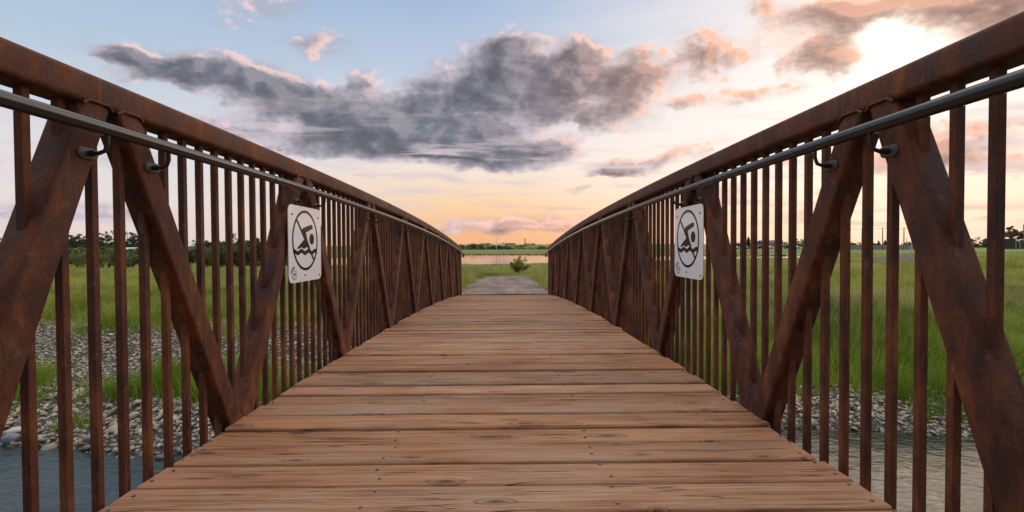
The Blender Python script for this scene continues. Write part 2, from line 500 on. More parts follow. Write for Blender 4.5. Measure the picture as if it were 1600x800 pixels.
M = dict(
    rust=mat_rust(), wood=mat_wood(), ground=mat_ground(), stone=mat_stone('river stone', (1.30, 1.20, 1.06)), tanstone=mat_stone('tan gravel', (1.62, 1.34, 1.08)), path=mat_path(),
    creek=mat_water('creek water', 7.0, 0.40), lake=mat_water('lake water', 0.9, 0.10, 0.07, ior=2.0),
    rail=plain('brushed handrail steel', (.045, .044, .045), 0.22, 0.45, .2, 40),
    rod=plain('blackened bracket steel', (.05, .045, .045), 0.45, 0.6, .3, 30),
    plate=plain('galvanised bracket plate', (.11, .10, .095), 0.5, 0.5, .35, 40),
    screw=plain('galvanised screw head', (.17, .175, .185), 0.5, 0.5, .2, 60),
    sign=mat_sign('sign white', (.90, .89, .90)), ink=mat_sign('sign black', (.012, .011, .011)),
    logo=mat_sign('sign emblem grey', (.16, .16, .17)),
    grass=mat_foliage('meadow grass', (.070, .125, .018), (.54, .52, .125), .45),
    bankgrass=mat_foliage('bank grass', (.085, .165, .014), (.38, .47, .07), .45),
    straw=mat_foliage('seeding grass', (.26, .25, .10), (.64, .54, .31), .45),
    reed=mat_foliage('shore reeds', (.025, .045, .014), (.07, .085, .03), .3),
    leaf_dark=mat_foliage('dark leaves', (.040, .058, .031), (.118, .142, .076), .28),
    leaf_mid=mat_foliage('green leaves', (.07, .10, .032), (.19, .215, .085), .3),
    leaf_pale=mat_foliage('pale willow leaves', (.10, .13, .045), (.28, .29, .13), .35),
    leaf_gold=mat_foliage('golden bush leaves', (.095, .12, .030), (.32, .31, .085), .45),
    leaf_far=mat_foliage('far leaves', (.040, .054, .034), (.105, .120, .075), .25),  # greyed leaf colour, distance haze put into the tone
    leaf_rust=mat_foliage('russet leaves', (.055, .040, .018), (.17, .105, .042), .45),
    bark=plain('bark', (.065, .05, .04), 0.9, 0, .3, 10),
    white=plain('white cladding', (.72, .71, .70), .6, 0, .05, 1),
    grey=plain('grey cladding', (.33, .32, .33), .7, 0, .1, 1),
    tan=plain('tan cladding', (.36, .29, .23), .7, 0, .1, 1),
    roof=plain('dark shingles', (.085, .075, .085), .8, 0, .2, 3),
    roofwhite=plain('pale metal roof', (.62, .63, .66), .45, .2, .05, 1),
    glass=plain('dark glass', (.03, .035, .04), .1, 0, .1, 1),
    tyre=plain('tyre rubber', (.02, .02, .02), .8, 0, .1, 5),
    carw=plain('white car paint', (.78, .78, .78), .3, 0, .03, 1),
    card=plain('dark car paint', (.03, .03, .035), .3, 0, .1, 1),
    cars=plain('silver car paint', (.42, .43, .45), .3, .3, .05, 1),
    pole=plain('galvanised pole', (.50, .49, .48), .5, .3, .1, 5),
    wpole=plain('brown wood pole', (.13, .085, .055), .8, 0, .2, 5),
    mesh=plain('green windscreen cloth', (.035, .048, .042), .9, 0, .15, 2),
    brickstack=plain('tower brick', (.34, .20, .14), .8, 0, .1, 2),
)


# ------------------------------------------------------------------ helpers
def tag(o, label=None, cat=None, group=None, kind=None):
    if label:
        o['label'] = label
    if cat:
        o['category'] = cat
    if group:
        o['group'] = group
    if kind:
        o['kind'] = kind
    return o


def link(name, me, parent=None, mat=None):
    o = bpy.data.objects.new(name, me)
    C.objects.link(o)
    if parent is not None:
        o.parent = parent
    if mat is not None and not me.materials:
        me.materials.append(mat)
    return o


def empty(name, loc, label, cat, group=None, rz=0.0):
    o = bpy.data.objects.new(name, None)
    C.objects.link(o)
    o.empty_display_size = 0.2
    o.location = loc
    o.rotation_euler = (0, 0, rz)
    return tag(o, label, cat, group)


def np_mesh(name, V, loops, totals, rnd=None, smooth=False, attrs=None, face_attrs=None):
    me = bpy.data.meshes.new(name)
    V = np.asarray(V, dtype=np.float32)
    loops = np.asarray(loops, dtype=np.int32).ravel()
    totals = np.asarray(totals, dtype=np.int32)
    starts = np.concatenate(([0], np.cumsum(totals)[:-1])).astype(np.int32)
    me.vertices.add(len(V))
    me.vertices.foreach_set('co', V.ravel())
    me.loops.add(len(loops))
    me.loops.foreach_set('vertex_index', loops)
    me.polygons.add(len(totals))
    me.polygons.foreach_set('loop_start', starts)
    me.polygons.foreach_set('loop_total', totals)
    me.update(calc_edges=True)
    if smooth:
        me.polygons.foreach_set('use_smooth', np.ones(len(totals), dtype=bool))
    if rnd is not None:
        a = me.attributes.new('rnd', 'FLOAT', 'POINT')
        a.data.foreach_set('value', np.asarray(rnd, dtype=np.float32))
    for nm, vals in (attrs or {}).items():
        a = me.attributes.new(nm, 'FLOAT', 'POINT')
        a.data.foreach_set('value', np.asarray(vals, dtype=np.float32))
    for nm, vals in (face_attrs or {}).items():
        a = me.attributes.new(nm, 'FLOAT', 'FACE')
        a.data.foreach_set('value', np.asarray(vals, dtype=np.float32))
    return me


class MB:
    """collects rings, boxes and tubes into one mesh"""
    def __init__(self):
        self.V, self.F, self.fa = [], [], []

    def ringsweep(self, rings, cap=True, a=0.0):
        b = len(self.V)
        n = len(rings[0])
        for r in rings:
            self.V.extend(tuple(p) for p in r)
        for i in range(len(rings) - 1):
            for j in range(n):
                q = b + i * n
                self.F.append((q + j, q + (j + 1) % n, q + n + (j + 1) % n, q + n + j))
                self.fa.append(a)
        if cap:
            self.F.append(tuple(b + j for j in reversed(range(n))))
            self.F.append(tuple(b + (len(rings) - 1) * n + j for j in range(n)))
            self.fa += [a, a]

    def box(self, x0, x1, y0, y1, z0, z1, bev=0.0, a=0.0):
        if bev <= 0:
            pts = [(x0, z0), (x1, z0), (x1, z1), (x0, z1)]
        else:
            pts = [(x0 + bev, z0), (x1 - bev, z0), (x1, z0 + bev), (x1, z1 - bev), (x1 - bev, z1), (x0 + bev, z1), (x0, z1 - bev), (x0, z0 + bev)]
        self.ringsweep([[(x, y0, z) for x, z in pts], [(x, y1, z) for x, z in pts]], a=a)

    def tube(self, pts, rad, n=10, cap=True):
        pts = [Vector(p) for p in pts]
        rads = rad if isinstance(rad, (list, tuple)) else [rad] * len(pts)
        rings = []
        ref = None
        for i, p in enumerate(pts):
            t = (pts[min(i + 1, len(pts) - 1)] - pts[max(i - 1, 0)]).normalized()
            if ref is None:
                ref = t.orthogonal().normalized()
            ref = (ref - t * ref.dot(t)).normalized()
            bn = t.cross(ref)
            rings.append([p + (ref * math.cos(2 * math.pi * j / n) + bn * math.sin(2 * math.pi * j / n)) * rads[i] for j in range(n)])
        self.ringsweep(rings, cap)

    def poly(self, pts2, f, thick):
        """flat polygon with thickness; f maps (a, b, depth) to a point"""
        n = len(pts2)
        b = len(self.V)
        self.V.extend(f(a, c, 0.0) for a, c in pts2)
        self.V.extend(f(a, c, thick) for a, c in pts2)
        self.F.append(tuple(range(b + n - 1, b - 1, -1)))
        self.F.append(tuple(range(b + n, b + 2 * n)))
        for j in range(n):
            self.F.append((b + j, b + (j + 1) % n, b + n + (j + 1) % n, b + n + j))
        self.fa += [0.0] * (n + 2)

    def build(self, name, mat, parent=None, smooth=False, attr=None):
        me = bpy.data.meshes.new(name)
        me.from_pydata(self.V, [], self.F)
        bm = bmesh.new()
        bm.from_mesh(me)
        bmesh.ops.recalc_face_normals(bm, faces=bm.faces)
        bm.to_mesh(me)
        bm.free()
        if attr:
            at = me.attributes.new(attr, 'FLOAT', 'FACE')
            at.data.foreach_set('value', np.asarray(self.fa, dtype=np.float32))
        if smooth:
            me.polygons.foreach_set('use_smooth', np.ones(len(me.polygons), dtype=bool))
            me.set_sharp_from_angle(angle=R(50))
        return link(name, me, parent, mat)


def rrect(cx, cz, w, h, r, seg=4):
    pts = []
    for (sx, sz, a0) in ((1, -1, -90), (1, 1, 0), (-1, 1, 90), (-1, -1, 180)):
        for i in range(seg + 1):
            a = R(a0 + 90 * i / seg)
            pts.append((cx + sx * (w / 2 - r) + r * math.cos(a), cz + sz * (h / 2 - r) + r * math.sin(a)))
    return pts


def smoothstep(a, b, x):
    t = np.clip((x - a) / (b - a), 0, 1)
    return t * t * (3 - 2 * t)


def vnoise(x, y, s, seed=0):
    x, y = np.asarray(x, float) * s, np.asarray(y, float) * s
    xi, yi = np.floor(x).astype(int), np.floor(y).astype(int)
    xf, yf = x - xi, y - yi

    def h(a, b):
        n = (a * 374761393 + b * 668265263 + seed * 974711) & 0x7fffffff
        n = ((n ^ (n >> 13)) * 1274126177) & 0x7fffffff
        return ((n ^ (n >> 16)) & 0xffff) / 65535.0
    u, v = xf * xf * (3 - 2 * xf), yf * yf * (3 - 2 * yf)
    return (h(xi, yi) * (1 - u) + h(xi + 1, yi) * u) * (1 - v) + (h(xi, yi + 1) * (1 - u) + h(xi + 1, yi + 1) * u) * v


# ------------------------------------------------------------------ terrain and water
def creek_d(x, y):
    yc = 1.6 + 0.22 * np.sin(x * 0.55 + .6) + 0.12 * np.sin(x * 1.7) + 0.5 * np.sin(x * 0.06)
    return np.abs(y - yc) - 5.1


def H(x, y):
    x, y = np.asarray(x, float), np.asarray(y, float)
    d = creek_d(x, y)
    bank = np.where(d < 0, np.maximum(0.30 * d, -0.9), 0.316 * d)
    top = 1.2 + 0.10 * (vnoise(x, y, .22, 1) - .5) + .16 * smoothstep(60, 130, np.abs(x)) * (x > 0)
    k = 0.16
    hmin = -k * np.logaddexp(-bank / k, -top / k)          # soft minimum
    hmin = np.where(d < -0.5, bank, hmin)
    # the lake beyond
    near = 73 + 0.50 * np.maximum(0, x) + 3.0 * (vnoise(x, 0 * x, .06, 5) - .5)
    far = 166 - 0.60 * np.maximum(0, x) + 4.0 * (vnoise(x, 0 * x, .05, 6) - .5)
    f = np.minimum(np.minimum(y - near, far - y), np.minimum((x + 44), 96 - x))
    dn = np.maximum(near - y, 0)
    shore_n = np.minimum(0.0225 * dn, 3)
    fade = smoothstep(22, 44, y)
    side = np.maximum(np.maximum(-44 - x, x - 74), 0)
    lowland = np.where(f > 0, -0.03 * f, np.minimum(np.where(y < near, shore_n, np.where(y > far, np.minimum(0.010 * (y - far), 0.45), 0)) + 0.03 * side, 1.2))
    lowland = np.maximum(lowland, -0.8)
    h = np.where(y > 22, hmin * (1 - fade) + lowland * fade, hmin)
    # far rise
    hill = smoothstep(440, 820, y) * 6.2 * np.exp(-(x / 600.0) ** 2) + smoothstep(820, 1800, y) * 2.0
    h = h + 0.75 * (1 - smoothstep(.2, 1.1, np.sqrt(((x - .845 * y) / 4.0) ** 2 + ((y - 50) / 9.0) ** 2))) * (y > 30)
    h = h + hill + 0.08 * (vnoise(x, y, .6, 9) - .5) * (d > 0.4) * smoothstep(2.0, 5.0, np.abs(x))
    return h


def axis(parts):
    out = []
    for a, b, s in parts:
        out.append(np.arange(a, b, s))
    return np.concatenate(out + [np.array([parts[-1][1]])])


xs = axis([(-2600, -400, 200), (-400, -120, 20), (-120, -40, 5), (-40, -16, 1.2), (-16, 16, .32), (16, 40, 1.2), (40, 120, 5), (120, 400, 20), (400, 2600, 200)])
ys = axis([(-120, -20, 10), (-20, -6, 1), (-6, 5, .6), (5, 13, .2), (13, 32, .6), (32, 90, 2.5), (90, 260, 5), (260, 700, 20), (700, 1100, 40), (1100, 3000, 190)])
X, Y = np.meshgrid(xs, ys)
Z = H(X, Y)
d = creek_d(X, Y)
grav = np.where(X < 0, 1 - smoothstep(3.2, 4.1, d), 1 - smoothstep(0.9, 1.5, d))
patch = 1 - smoothstep(.7, 1.2, np.sqrt(((X - .845 * Y) / 4.0) ** 2 + ((Y - 50) / 11.0) ** 2))
grav = np.maximum(grav, patch * (Y > 30))
grav = np.maximum(grav, (1 - smoothstep(1.55, 1.9, np.abs(X))) * (Y > 13) * (Y < 24))
nx, ny = len(xs), len(ys)
idx = np.arange(nx * ny).reshape(ny, nx)
q = np.stack([idx[:-1, :-1], idx[:-1, 1:], idx[1:, 1:], idx[1:, :-1]], -1).reshape(-1, 4)
me = np_mesh('ground', np.stack([X, Y, Z], -1).reshape(-1, 3), q, np.full(len(q), 4), smooth=True, attrs={'gravel': grav.ravel()})
tag(link('ground', me, None, M['ground']), kind='structure')


def sheet(name, x0, x1, y0, y1, z, mat):
    b = bpy.data.meshes.new(name)
    b.from_pydata([(x0, y0, z), (x1, y0, z), (x1, y1, z), (x0, y1, z)], [], [(0, 1, 2, 3)])
    return tag(link(name, b, None, mat), kind='structure')


sheet('creek_water', -300, 300, -7, 12, 0.0, M['creek'])
sheet('lake_water', -60, 120, 62, 185, 0.0, M['lake'])

# path beyond the bridge
pv, pf = [], []
rows = list(np.linspace(14.30, 23.6, 40))
for i, yy in enumerate(rows):
    t = max(0.0, (yy - 18.5) / 5.1)
    hwid = 1.44 + 0.05 * math.sin(yy * 1.9) + .03 * math.sin(yy * 5.3) - 0.42 * t ** 1.6
    zz = 1.262 if yy < 15 else 1.262 - 0.0 * yy
    for j in range(9):
        s = -1 + 2 * j / 8
        pv.append((s * hwid, yy, zz + 0.02 * (1 - s * s) - 0.02 * t))
for i in range(len(rows) - 1):
    for j in range(8):
        a = i * 9 + j
        pf.append((a, a + 1, a + 10, a + 9))
pm = bpy.data.meshes.new('path')
pm.from_pydata(pv, [], pf)
pm.polygons.foreach_set('use_smooth', np.ones(len(pf), dtype=bool))
tag(link('path', pm, None, M['path']), kind='structure')

# ------------------------------------------------------------------ the footbridge
W = 1.30                     # half the clear width
DECK, CHORD_T, CHORD_B = -0.86, 0.573, 0.473
Y0, Y1 = -11.0, 14.30
PANEL, NODE0 = 1.577, 1.628


def cb(y):
    return CAMZ - 0.0036 * (y - 1.6) ** 2


bridge = empty('footbridge', (0, 0, 0), 'long arched footbridge of rusty brown steel railings with a timber plank deck', 'footbridge')
yl = np.arange(Y0, Y1 + 0.01, 0.23)

# deck planks (one mesh), boards across the bridge
mb = MB()
planks = []
yy = 1.717 - 0.1815 * 70
while yy < Y1 - 0.05:
    pitch = 0.1815
    if yy >= Y0:
        planks.append(yy)
    yy += pitch
prng = random.Random(3)
for yp in planks:
    g = prng.uniform(0.010, 0.023)
    wd = 0.1815 - g
    a = prng.random()
    xl, xr = -W - 0.004 + prng.uniform(-.008, .010), W + 0.004 + prng.uniform(-.012, .016)
    skew = prng.uniform(-.004, .004)
    th = 0.040
    dz = prng.uniform(-.009, .004)
    tilt = prng.uniform(-.014, .012)
    slope = -0.0072 * (yp + wd / 2 - 1.6)
    prof = [(0.0, -th), (wd, -th), (wd, -.009), (wd - .002, -.004), (wd - .007, 0), (wd * .5, -.0015), (.007, 0), (.002, -.004), (0, -.009)]
    rings = []
    for xx in np.linspace(xl, xr, 7):
        wob = .002 * math.sin(xx * 2.3 + a * 20)
        rings.append([(xx, yp + s + skew * xx / W + wob * (s > wd / 2), cb(yp + wd / 2) + DECK + zz + dz + (s - wd / 2) * (slope + tilt)) for s, zz in prof])
    mb.ringsweep(rings, a=a)
mb.build('deck', M['wood'], bridge, attr='board')

# screws
sx = [-W + .022, -.45, .413, W - .022]
vis = [p for p in planks if p > 1.3]


def screw_mb(m, x, y, z):
    n = 10
    for (r0, z0, r1, z1) in ((.0055, -.004, .0055, .0008), (.0055, .0008, .0042, .0014)):
        m.ringsweep([[(x + r0 * math.cos(2 * math.pi * j / n), y + r0 * math.sin(2 * math.pi * j / n), z + z0) for j in range(n)],
                     [(x + r1 * math.cos(2 * math.pi * j / n), y + r1 * math.sin(2 * math.pi * j / n), z + z1) for j in range(n)]])


m0 = MB()
screw_mb(m0, 0, 0, 0)
sproto = None
rest = MB()
srng = random.Random(5)
for i, yp in enumerate(planks):
    for x in sx:
        for s in (.045, .135):
            px_, py_ = x + srng.uniform(-.022, .022), yp + s + srng.uniform(-.016, .016)
            zz = cb(yp + .09) + DECK + (s - .09) * (-0.0072 * (yp - 1.6)) - .001
            if 1.3 < yp and vis.index(yp) < 12:
                if sproto is None:
                    sproto = m0.build('screw', M['screw'], bridge)
                    o = sproto
                else:
                    o = sproto.copy()
                    C.objects.link(o)
                    o.parent = bridge
                o.location = (px_, py_, zz)
            elif yp > 1.3 and yp < 4.2:
                screw_mb(rest, px_, py_, zz)
tag(rest.build('screw', M['screw'], bridge), kind='stuff')

brng = random.Random(11)
bar_mb = MB()
bar_mb.box(-.0125, .0125, -.0125, .0125, 0, 1, .002)     # profile is swept along y: build a vertical one instead
bar_mb = MB()
pr = rrect(0, 0, .0255, .0255, .0025, 2)
bar_mb.ringsweep([[(x, y, -1.09) for x, y in pr], [(x, y, .50) for x, y in pr]])
bar_proto = None
bars_rest = MB()
BARP = PANEL / 14
n_ind = 0
for s in (-1, 1):
    i0 = int((Y0 - 1.49) / BARP)
    cnt = 0
    ybar = 1.504 + i0 * BARP if s < 0 else 1.479 + i0 * BARP
    while ybar < Y1 - .04:
        if ybar > Y0 + .04:
            xx = s * (W + .054)
            if ybar > 0.9 and cnt < 50:
                cnt += 1
                if bar_proto is None:
                    bar_proto = bar_mb.build('baluster', M['rust'], bridge)
                    o = bar_proto
                else:
                    o = bar_proto.copy()
                    C.objects.link(o)
                    o.parent = bridge
                o.location = (xx, ybar, cb(ybar))
            else:
                bars_rest.ringsweep([[(xx + x, ybar + y, cb(ybar) - 1.09) for x, y in pr], [(xx + x, ybar + y, cb(ybar) + .50) for x, y in pr]])
        ybar += BARP
tag(bars_rest.build('baluster', M['rust'], bridge), kind='stuff')


def sweep_y(mb_, prof, ylist, dz=0.0):
    mb_.ringsweep([[(x, y, cb(y) + z + dz) for x, z in prof] for y in ylist])


for s in (-1, 1):
    t = MB()
    sweep_y(t, rrect(s * (W + .060), (CHORD_T + CHORD_B) / 2, .120, CHORD_T - CHORD_B, .018), yl)
    t.build('top_chord', M['rust'], bridge, smooth=True)
    t = MB()
    sweep_y(t, rrect(s * (W + .060), DECK - .22, .110, .12, .015), yl)
    t.build('bottom_chord', M['rust'], bridge, smooth=True)
# stringers under the boards
for x in (-1.22, -.45, .413, 1.22):
    t = MB()
    sweep_y(t, rrect(x, DECK - .115, .06, .13, .005, 1), yl)
    t.build('floor_stringer', M['rust'], bridge)

# diagonals, welds and handrail brackets
RAILX, RAILZ = W - .062, .385


def brace(s, ya, za, yb, zb):
    """square tube from the chord (ya, za) down to (yb, zb)"""
    v = Vector((0, yb - ya, zb - za)).normalized()
    nrm = Vector((0, -v.z, v.y))
    t = MB()
    prof = rrect(s * (W + .054), 0, .100, .100, .013, 4)
    rings = []
    for f in (0, .12, .35, .65, .88, 1):
        p = Vector((0, ya + (yb - ya) * f, za + (zb - za) * f))
        rings.append([Vector((x, 0, 0)) + p + nrm * w_ for x, w_ in prof])
    t.ringsweep(rings)
    return t, v


nodes = [NODE0 - 1.15 - PANEL * k for k in range(8, -1, -1)] + [NODE0 + PANEL * k for k in range(10)]   # the middle panel is shorter
for iN, node in enumerate(nodes):
    for dr in (-1, 1):
        gap = 1.15 if (dr < 0 and node == NODE0) or (dr > 0 and iN == 8) else PANEL
        ya, yb = node + dr * .068, node + dr * (gap / 2 - .052)
        if node == NODE0:                       # this joint was welded a little further along
            ya += .03
            yb -= .02 if dr < 0 else 0
        if min(ya, yb) < Y0 + .03 or max(ya, yb) > Y1 - .03:
            continue
        for s in (-1, 1):
            zt, zb_ = cb(ya) + CHORD_B, cb(yb) + DECK
            fx = (yb - ya) / (zb_ - zt)
            e = .04
            t, v = brace(s, ya + fx * e, zt + e, yb - fx * .19, zb_ - .19)
            # weld bead where the tube meets the chord
            wy = .058
            t.tube([(s * (W + .003), ya - wy + fx * .004, zt - .004), (s * (W - .001), ya - wy * .6, zt + .010), (s * (W - .001), ya + wy * .6, zt + .010), (s * (W + .003), ya + wy + fx * .004, zt - .004)], .0055, 8)
            t.build('diagonal_brace', M['rust'], bridge, smooth=True)
            # bracket: plate on the tube, rod out and up to the handrail
            if ya > -6:
                pz = zt - .165
                py = ya + fx * (pz - zt) + .018
                b = MB()
                b.tube([(s * (W + .004), py, pz), (s * (RAILX + .030), py, pz), (s * (RAILX + .008), py, pz + .008), (s * RAILX, py, pz + .030), (s * RAILX, py, cb(py) + RAILZ - .015)], .0066, 10)
                b.tube([(s * (W - .002), py, pz), (s * (W - .026), py, pz)], .0105, 10)
                br = b.build('handrail_bracket', M['rod'], bridge, smooth=True)
                pl = MB()
                n = 20
                axis_v = Vector((0, v.y, v.z))
                ax2 = Vector((0, -v.z, v.y))
                rings = []
                for xo, k_ in ((W + .006, 1.0), (W - .001, 1.0), (W - .0035, .9)):
                    ring = []
                    for j in range(n):
                        aa = 2 * math.pi * j / n
                        du, dv = .0195 * math.cos(aa), .0195 * math.sin(aa)
                        du += .017 * (1 if math.cos(aa) > 0 else -1)
                        o_ = Vector((0, du * k_, dv * k_))
                        ring.append((s * xo, py + o_.y * 1.0, pz + o_.z))
                    rings.append(ring)
                pl.ringsweep(rings)
                pl.build('mounting_plate', M['plate'], br, smooth=True)

for s in (-1, 1):
    t = MB()
    pts = [(s * RAILX, y, cb(y) + RAILZ) for y in np.arange(Y0 + .1, Y1 - .02, .23)]
    ye = Y1 - .02
    pts += [(s * RAILX, ye, cb(ye) + RAILZ - .01), (s * (RAILX + .004), ye + .045, cb(ye) + RAILZ - .045), (s * (RAILX + .010), ye + .05, cb(ye) + RAILZ - .12)]
    t.tube(pts, .0215, 16)
    ysl = 2.62 if s < 0 else 2.66
    t.tube([(s * RAILX, ysl, cb(ysl) + RAILZ), (s * RAILX, ysl + .012, cb(ysl + .012) + RAILZ)], .0232, 16)
    t.build('handrail', M['rail'], bridge, smooth=True)

# end posts
for s in (-1, 1):
    t = MB()
    for ye in (Y1 - .05,):
        t.ringsweep([[(s * (W + .054) + x, ye + y, cb(ye) - 1.1) for x, y in rrect(0, 0, .1, .1, .012)], [(s * (W + .054) + x, ye + y, cb(ye) + .48) for x, y in rrect(0, 0, .1, .1, .012)]])
    t.build('end_post', M['rust'], bridge, smooth=True)

# ------------------------------------------------------------------ no-swimming signs
SW, SH = .505, .490


def sign(s, ymid, zmid, label):
    """s = -1: left railing (viewer reads near to far), +1: right railing (far to near)"""
    root = empty('no_swimming_sign', (s * (W - .010), ymid, zmid), label, 'sign', 'no swimming signs on the railings')

    def f(a, c, dep):                       # a: along the sign left to right, c: up, dep: out to the path
        return (-s * dep, (a if s < 0 else -a), c)
    p = MB()
    p.poly(rrect(0, 0, SW, SH, .045, 8), f, .004)
    p.build('panel', M['sign'], root)
    pic = MB()
    cx, cz = -.006, .024
    ro, ri, n = .198, .181, 72
    lift, tk = .0042, .0008

    def g(a, c, dep):
        return f(a, c, dep + lift)

    def quadstrip(A, B):
        for i in range(len(A) - 1):
            pic.poly([A[i], A[i + 1], B[i + 1], B[i]], g, tk)
    ang = [2 * math.pi * i / n for i in range(n + 1)]
    quadstrip([(cx + ro * math.cos(a), cz + ro * math.sin(a)) for a in ang], [(cx + ri * math.cos(a), cz + ri * math.sin(a)) for a in ang])
    r2 = (ri + ro) / 2

    def bar(x0, z0, x1, z1, wd, tk_=tk):
        dx, dz = x1 - x0, z1 - z0
        L = math.hypot(dx, dz)
        ox, oz = -dz / L * wd / 2, dx / L * wd / 2
        pic.poly([(x0 + ox, z0 + oz), (x0 - ox, z0 - oz), (x1 - ox, z1 - oz), (x1 + ox, z1 + oz)], lambda a, c, d_: g(a, c, d_ * (tk_ / tk)), tk)
    q_ = r2 * .7071
    bar(cx - q_, cz + q_, cx + q_, cz - q_, .019, tk * .8)

    def P(px, py):                          # traced point on the sign
        s_ = (px - 95) / 240.0
        yb, yt = 705 + s_ * 40, 125 - s_ * 35
        return ((s_ - .5) * SW, ((yb - py) / (yb - yt) - .5) * SH)
    # forearm bent over the water, rounded end
    arm = [P(188, 296), P(196, 284), P(252, 249), P(262, 250), P(268, 262), P(266, 280), P(258, 288), P(214, 318), P(226, 385), P(204, 388), P(190, 330)]
    pic.poly(arm, g, tk)
    # torso, with a scalloped lower edge
    low = [P(150 + (246 - 150) * i / 20, 449 + 6 * math.sin(i / 20 * 2 * math.pi * 2.4)) for i in range(21)]
    pic.poly([P(207, 372), P(222, 372)] + list(reversed(low)), lambda a, c, d_: g(a, c, d_ * 1.2), tk)
    hx, hz = P(259, 373)
    pic.poly([(hx + .037 * math.cos(2 * math.pi * i / 28), hz + .037 * math.sin(2 * math.pi * i / 28)) for i in range(28)], g, tk)
    # water line
    top, bot = [], []
    for i in range(49):
        t_ = i / 48
        a_ = cx - .185 + .37 * t_
        w_ = .0075 * math.sin(t_ * 2 * math.pi * 3.4 + 1.0)
        zc = -.052
        top.append((a_, zc + w_ + .0135))
        bot.append((a_, zc + w_ - .0135))
    quadstrip(top, bot)
    pic.build('pictogram', M['ink'], root)
    # small round swirl emblem low in the corner
    lg = MB()
    ex, ez, er = -.178, -.190, .036

    def arc(r0, r1, a0, a1, n_=20, dx=0, dz=0):
        for i in range(n_):
            u0, u1 = R(a0 + (a1 - a0) * i / n_), R(a0 + (a1 - a0) * (i + 1) / n_)
            lg.poly([(ex + dx + r1 * math.cos(u0), ez + dz + r1 * math.sin(u0)), (ex + dx + r1 * math.cos(u1), ez + dz + r1 * math.sin(u1)),
                     (ex + dx + r0 * math.cos(u1), ez + dz + r0 * math.sin(u1)), (ex + dx + r0 * math.cos(u0), ez + dz + r0 * math.sin(u0))], g, tk)
    arc(er * .92, er, 120, 400, 30)
    arc(er * .95, er * 1.32, 85, 175, 16)
    arc(er * .42, er * .55, 20, 150, 12, 0, .004)
    arc(er * .74, er * .80, 200, 330, 14)
    for k_ in range(4):
        x_ = ex - .015 + k_ * .009
        lg.poly([(x_, ez - .010), (x_ + .0055, ez - .010), (x_ + .0055, ez + .006), (x_, ez + .006)], g, tk)
    lg.build('emblem', M['logo'], root)
    for (a_, c_) in ((-.20, .185), (.205, .185), (-.02, -.205), (.215, -.215)):
        b = MB()
        n_ = 10
        b.ringsweep([[f(a_ + .007 * math.cos(2 * math.pi * j / n_), c_ + .007 * math.sin(2 * math.pi * j / n_), .004) for j in range(n_)],
                     [f(a_ + .005 * math.cos(2 * math.pi * j / n_), c_ + .005 * math.sin(2 * math.pi * j / n_), .0085) for j in range(n_)]])
        b.build('bolt', M['plate'], root, smooth=True)


sign(-1, 3.16, CAMZ + .027, 'white no swimming sign fixed on the left railing of the bridge')
sign(1, 3.23, CAMZ + .027, 'white no swimming sign fixed on the right railing of the bridge')

# ------------------------------------------------------------------ stones
def ico(sub):
    bm = bmesh.new()
    bmesh.ops.create_icosphere(bm, subdivisions=sub, radius=1)
    bm.verts.ensure_lookup_table()
    v = np.array([p.co[:] for p in bm.verts])
    f = np.array([[p.index for p in fc.verts] for fc in bm.faces])
    bm.free()
    return v, f


IV, IF = ico(2)


def stone_shapes(n):
    out = []
    for i in range(n):
        v = IV.copy()
        for _ in range(7):
            dirv = rng.normal(size=3)
            dirv /= np.linalg.norm(dirv)
            c = rng.uniform(.55, .9)
            dd = v @ dirv
            over = np.maximum(dd - c, 0)
            v = v - over[:, None] * dirv[None] * .85
        v *= np.array([1.0, rng.uniform(.65, .9), rng.uniform(.42, .68)])
        out.append(v)
    return out


SHAPES = stone_shapes(12)


def stones(name, P, S):
    n = len(P)
    Vs, Fs, Rn = [], [], []
    which = rng.integers(0, len(SHAPES), n)
    th = rng.uniform(0, 2 * np.pi, n)
    tx, ty = rng.normal(0, .28, n), rng.normal(0, .28, n)
    for i in range(n):
        v = SHAPES[which[i]] * S[i]
        c, s_ = math.cos(th[i]), math.sin(th[i])
        x, y, z = v[:, 0] * c - v[:, 1] * s_, v[:, 0] * s_ + v[:, 1] * c, v[:, 2]
        z = z + x * tx[i] + y * ty[i]
        Vs.append(np.stack([x, y, z], -1) + P[i])
        Fs.append(IF + i * len(IV))
        Rn.append(np.full(len(IV), rng.random()))
    V = np.concatenate(Vs)
    F = np.concatenate(Fs)
    return np_mesh(name, V, F, np.full(len(F), 3), rnd=np.concatenate(Rn), smooth=True)


def bank_pts(n, x0, x1, d0, d1):
    x = rng.uniform(x0, x1, n)
    dd = rng.uniform(d0, d1, n)
    yc = 1.6 + 0.22 * np.sin(x * 0.55 + .6) + 0.12 * np.sin(x * 1.7) + 0.5 * np.sin(x * 0.06)
    return x, yc + 5.1 + dd


